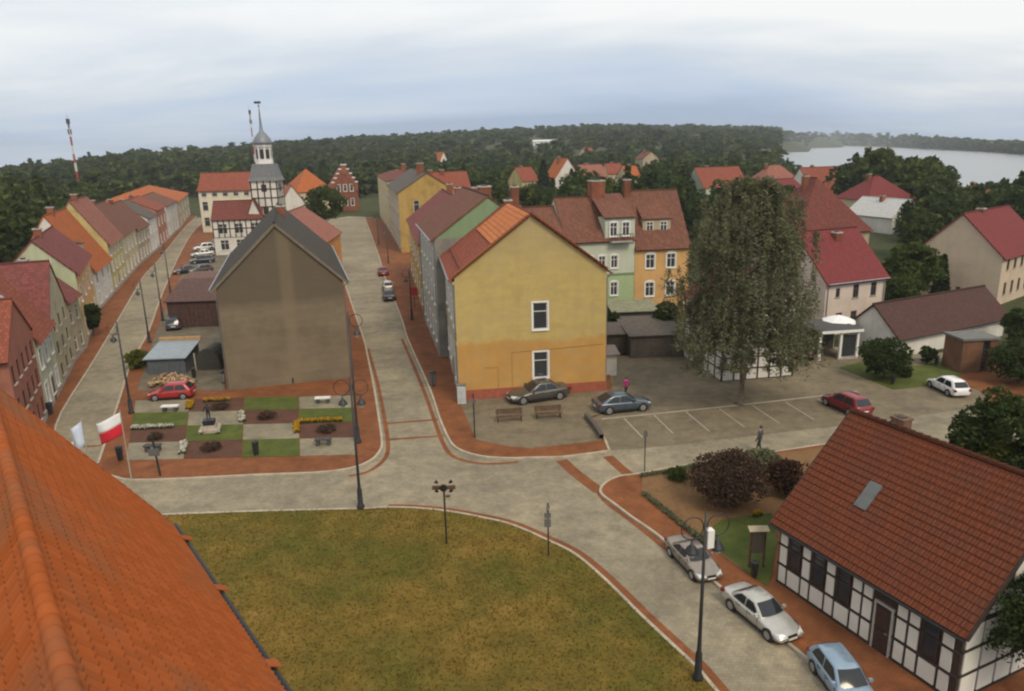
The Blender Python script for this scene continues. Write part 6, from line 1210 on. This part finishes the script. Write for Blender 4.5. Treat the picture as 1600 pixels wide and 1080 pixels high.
FW_ = plain('white_flag_cloth', (0.74, 0.74, 0.75), 0.9, var=0.04); FR_ = plain('red_flag_cloth', (0.55, 0.015, 0.03), 0.9, var=0.06); FB_ = plain('blue_white_flag_cloth', (0.52, 0.58, 0.70), 0.9, var=0.1)
flagpole('white over red flag flying from a pale pole at the pavement corner', (206, 752), 641, -1, 1.85, 1.45, [FW_, FR_], 0.75)
flagpole('pale blue and white flag hanging beside the church roof, upper one', (148, 770), 654, -1, 0.8, 1.6, [FB_], 0.5)
flagpole('pale blue and white flag hanging lowest beside the church roof', (136, 800), 686, -1, 0.8, 1.3, [FW_, FB_], 0.4)
# ------------------------------------------------------------------ people and the statue
def figure(parent, h, bands, name='body', arms=0.16, stride=0.12):
    """one continuous skinned body; bands: (top height fraction, material)"""
    J = {'pel': (0, 0, .52), 'spi': (0, 0, .64), 'che': (0, 0, .75), 'nec': (0, 0, .83), 'hea': (0, .01, .90), 'top': (0, .005, .965)}
    R_ = {'pel': .085, 'spi': .075, 'che': .095, 'nec': .035, 'hea': .055, 'top': .045}; E_ = [('pel', 'spi'), ('spi', 'che'), ('che', 'nec'), ('nec', 'hea'), ('hea', 'top')]
    for s, q in ((-1, 'l'), (1, 'r')):
        J.update({q + 'hip': (s * .055, 0, .48), q + 'kne': (s * .06, .02 + s * stride * .5, .27), q + 'ank': (s * .06, s * stride, .04), q + 'toe': (s * .065, s * stride + .085, .015), q + 'sho': (s * .115, 0, .79), q + 'elb': (s * (.13 + arms * .3), -.01, .63), q + 'wri': (s * (.13 + arms * .4), .05, .49), q + 'han': (s * (.13 + arms * .4), .07, .43)})
        R_.update({q + 'hip': .062, q + 'kne': .042, q + 'ank': .027, q + 'toe': .022, q + 'sho': .042, q + 'elb': .03, q + 'wri': .021, q + 'han': .02}); E_ += [('pel', q + 'hip'), (q + 'hip', q + 'kne'), (q + 'kne', q + 'ank'), (q + 'ank', q + 'toe'), ('che', q + 'sho'), (q + 'sho', q + 'elb'), (q + 'elb', q + 'wri'), (q + 'wri', q + 'han')]
    ks = list(J); me = bpy.data.meshes.new(name); me.from_pydata([tuple(c * h for c in J[k]) for k in ks], [(ks.index(a), ks.index(b)) for a, b in E_], []); o = link(name, me); md = o.modifiers.new('k', 'SKIN'); md.use_smooth_shade = True
    for i, k in enumerate(ks): me.skin_vertices[0].data[i].radius = (R_[k] * h,) * 2
    me.skin_vertices[0].data[0].use_root = True; md2 = o.modifiers.new('s', 'SUBSURF'); md2.levels = md2.render_levels = 1
    ev = o.evaluated_get(bpy.context.evaluated_depsgraph_get()); m2 = bpy.data.meshes.new_from_object(ev); bpy.data.objects.remove(o); m2.materials.clear(); 
    for _, m in bands: m2.materials.append(m)
    for p in m2.polygons:
        z = p.center.z / h; p.material_index = next((i for i, (zt, m) in enumerate(bands) if z <= zt), len(bands) - 1); p.use_smooth = True
    return link(name, m2, parent)
SKIN = plain('skin', (0.42, 0.26, 0.19), 0.6); MAG = plain('magenta_cloth', (0.36, 0.02, 0.16), 0.9); DARKC = plain('dark_cloth', (0.03, 0.03, 0.035), 0.9); HAIR = plain('dark_hair', (0.025, 0.02, 0.018), 0.7)
hP = max(1.6, zh((978, 617), 592)); pe = thing('person', 'person in a magenta top standing behind the slate blue car', 'person', G(978, 617), 0.3); figure(pe, hP, [(.03, BLK), (.5, DARKC), (.83, MAG), (1.0, SKIN)]); MB().lathe([(.05 * hP, .925 * hP), (.062 * hP, .95 * hP), (.045 * hP, .985 * hP), (.01, 1.0 * hP)], 10, M=Matrix.Translation((0, -0.012 * hP, 0))).build('hair', HAIR, pe, True)
hQ = min(2.0, zh((1186, 706), 665)); pq = thing('person', 'dark clothed figure standing at the street edge below the car park', 'person', G(1186, 706), 0.8); figure(pq, hQ, [(.5, DARKC), (.83, plain('grey_violet_cloth', (0.06, 0.055, 0.07), 0.9)), (1.0, SKIN)]); MB().lathe([(.05 * hQ, .925 * hQ), (.062 * hQ, .95 * hQ), (.045 * hQ, .985 * hQ), (.01, 1.0 * hQ)], 10, M=Matrix.Translation((0, -0.012 * hQ, 0))).build('hair', HAIR, pq, True)
BRONZE = plain('dark_bronze', (0.035, 0.037, 0.042), 0.45, 0.5, 0.3); stp_ = G(329, 676); ST = thing('statue', 'dark bronze statue on a stepped plinth among white flowers', 'statue', (stp_.x, stp_.y, 0.15), 0.2); pd = MB(); pd.box(-0.75, 0.75, -0.6, 0.6, 0, 0.25); pd.box(-0.5, 0.5, -0.42, 0.42, 0.252, 0.55); pd.build('plinth', plain('pale_plinth', (0.40, 0.33, 0.27), 0.9), ST); pd = MB(); pd.box(-0.42, 0.42, -0.36, 0.36, 0.552, 0.95); pd.build('pedestal', BRONZE, ST); fg = figure(ST, 1.35, [(1.0, BRONZE)], 'figure', 0.3, 0.05); fg.location = (0, 0, 0.94)
# ------------------------------------------------------------------ striped masts
MR_ = plain('mast_red', (0.38, 0.03, 0.025), 0.6); MWH = plain('mast_white', (0.62, 0.62, 0.62), 0.6); MDK = plain('mast_dark', (0.09, 0.06, 0.065), 0.6)
def mast(label, px, ybase, ytop, dist, w, cols):
    v = ray(px, 230); a = math.atan2(v.x, v.y); x, y = dist * math.sin(a), dist * math.cos(a); zb = terr(x, y)
    H = zb; lo, hi = 0.0, 200.0
    for _ in range(40):
        m = (lo + hi) / 2
        if project(x, y, m)[1] > ytop: lo = m
        else: hi = m
    t = thing('striped_mast', label, 'mast', (x, y, zb)); H = lo - zb; n = len(cols)
    for i, m in enumerate(cols):
        z0, z1 = H * i / n, H * (i + 1) / n; ww = w * (1 - 0.45 * i / n); b = MB()
        for k in range(4):
            q = [Vector((ww * math.cos(math.pi / 4 + j * math.pi / 2) , ww * math.sin(math.pi / 4 + j * math.pi / 2), 0)) for j in range(4)]; p_ = q[k]; r_ = q[(k + 1) % 4]; U = Vector((0, 0, 1)); b.tube([p_ + U * z0, p_ + U * z1], w * 0.22, 4)
            ns = 4
            for s in range(ns): za, zb2 = z0 + (z1 - z0) * s / ns, z0 + (z1 - z0) * (s + 1) / ns; b.tube([p_ + U * za, r_ + U * zb2], w * 0.13, 4); b.tube([r_ + U * za, p_ + U * zb2], w * 0.13, 4)
        b.build('mast_section', m, t)
    MB().tube([(0, 0, H), (0, 0, H * 1.06)], w * 0.12, 5).build('antenna', MDK, t)
    for k, f in enumerate((0.97, 0.84)):
        for j in range(3): a = j * 2.1; MB().box(-0.25, 0.25, -0.12, 0.12, -1.2, 1.2, 0, Matrix.Translation((w * 1.25 * math.cos(a), w * 1.25 * math.sin(a), H * f))).build('antenna_panel', MDK, t)
mast('red and white banded radio mast on the far left skyline', 113, 290, 186, 420, 0.5, [MR_, MWH, MR_, MWH, MR_, MWH, MR_, MWH, MDK])
mast('thinner red and white radio mast left of the church spire', 396, 280, 172, 480, 0.38, [MWH, MR_, MWH, MR_, MWH, MR_, MWH, MDK])
# red sign on the street front, wall-mounted
rs = thing('red_shop_sign', 'small red sign standing on the pavement before the ochre house front', 'sign', G(648, 482)); hR = zh((648, 482), 449); MB().tube([(0, 0, 0), (0, 0, hR)], 0.05, 6).build('pole', DARKMETAL, rs); MB().box(-0.55, 0.55, -0.08, 0.08, hR - 1.1, hR).build('sign_plate', plain('sign_red', (0.42, 0.03, 0.025), 0.6), rs)
wr = G(850, 262); wh_ = thing('lake_glimpse_standin', 'low pale block standing in for a lake glimpse in the far wood', 'hall', (0, 0, 0));  # made-up pale block, added in place of bright lake water between the trees
v = ray(852, 226); a = math.atan2(v.x, v.y); x, y = 760 * math.sin(a), 760 * math.cos(a); wh_.location = (x, y, terr(x, y) + 7); MB().box(-12, 14, 0, 9, -7, 0).build('wall', WHITE, wh_); r_ = MB(); slope(r_, (-12.5, -0.5, 0), (14.5, -0.5, 0), (14.5, 4.5, 1.6), (-12.5, 4.5, 1.6), 0.2); slope(r_, (14.5, 9.5, 0), (-12.5, 9.5, 0), (-12.5, 4.5, 1.6), (14.5, 4.5, 1.6), 0.2); r_.build('roof', plain('lake_standin_roof', (0.6, 0.62, 0.64), 0.6), wh_)

# ------------------------------------------------------------------ thin haze over the whole place
hz = MB(); hz.box(-4100, 4100, -4100, 4100, -75, 76); hm = bpy.data.materials.new('thin_haze'); hm.use_nodes = True; ht = hm.node_tree; ht.nodes.clear(); ho = ht.nodes.new('ShaderNodeOutputMaterial'); pv = ht.nodes.new('ShaderNodeVolumePrincipled'); pv.inputs['Color'].default_value = (0.86, 0.92, 1.0, 1); pv.inputs['Density'].default_value = 0.00016; pv.inputs['Anisotropy'].default_value = 0.2; ht.links.new(pv.outputs[0], ho.inputs['Volume'])
hzo = hz.build('haze', hm); hzo['kind'] = 'stuff'; hzo['label'] = 'thin pale haze over town and lake'; scene.cycles.volume_bounces = 1
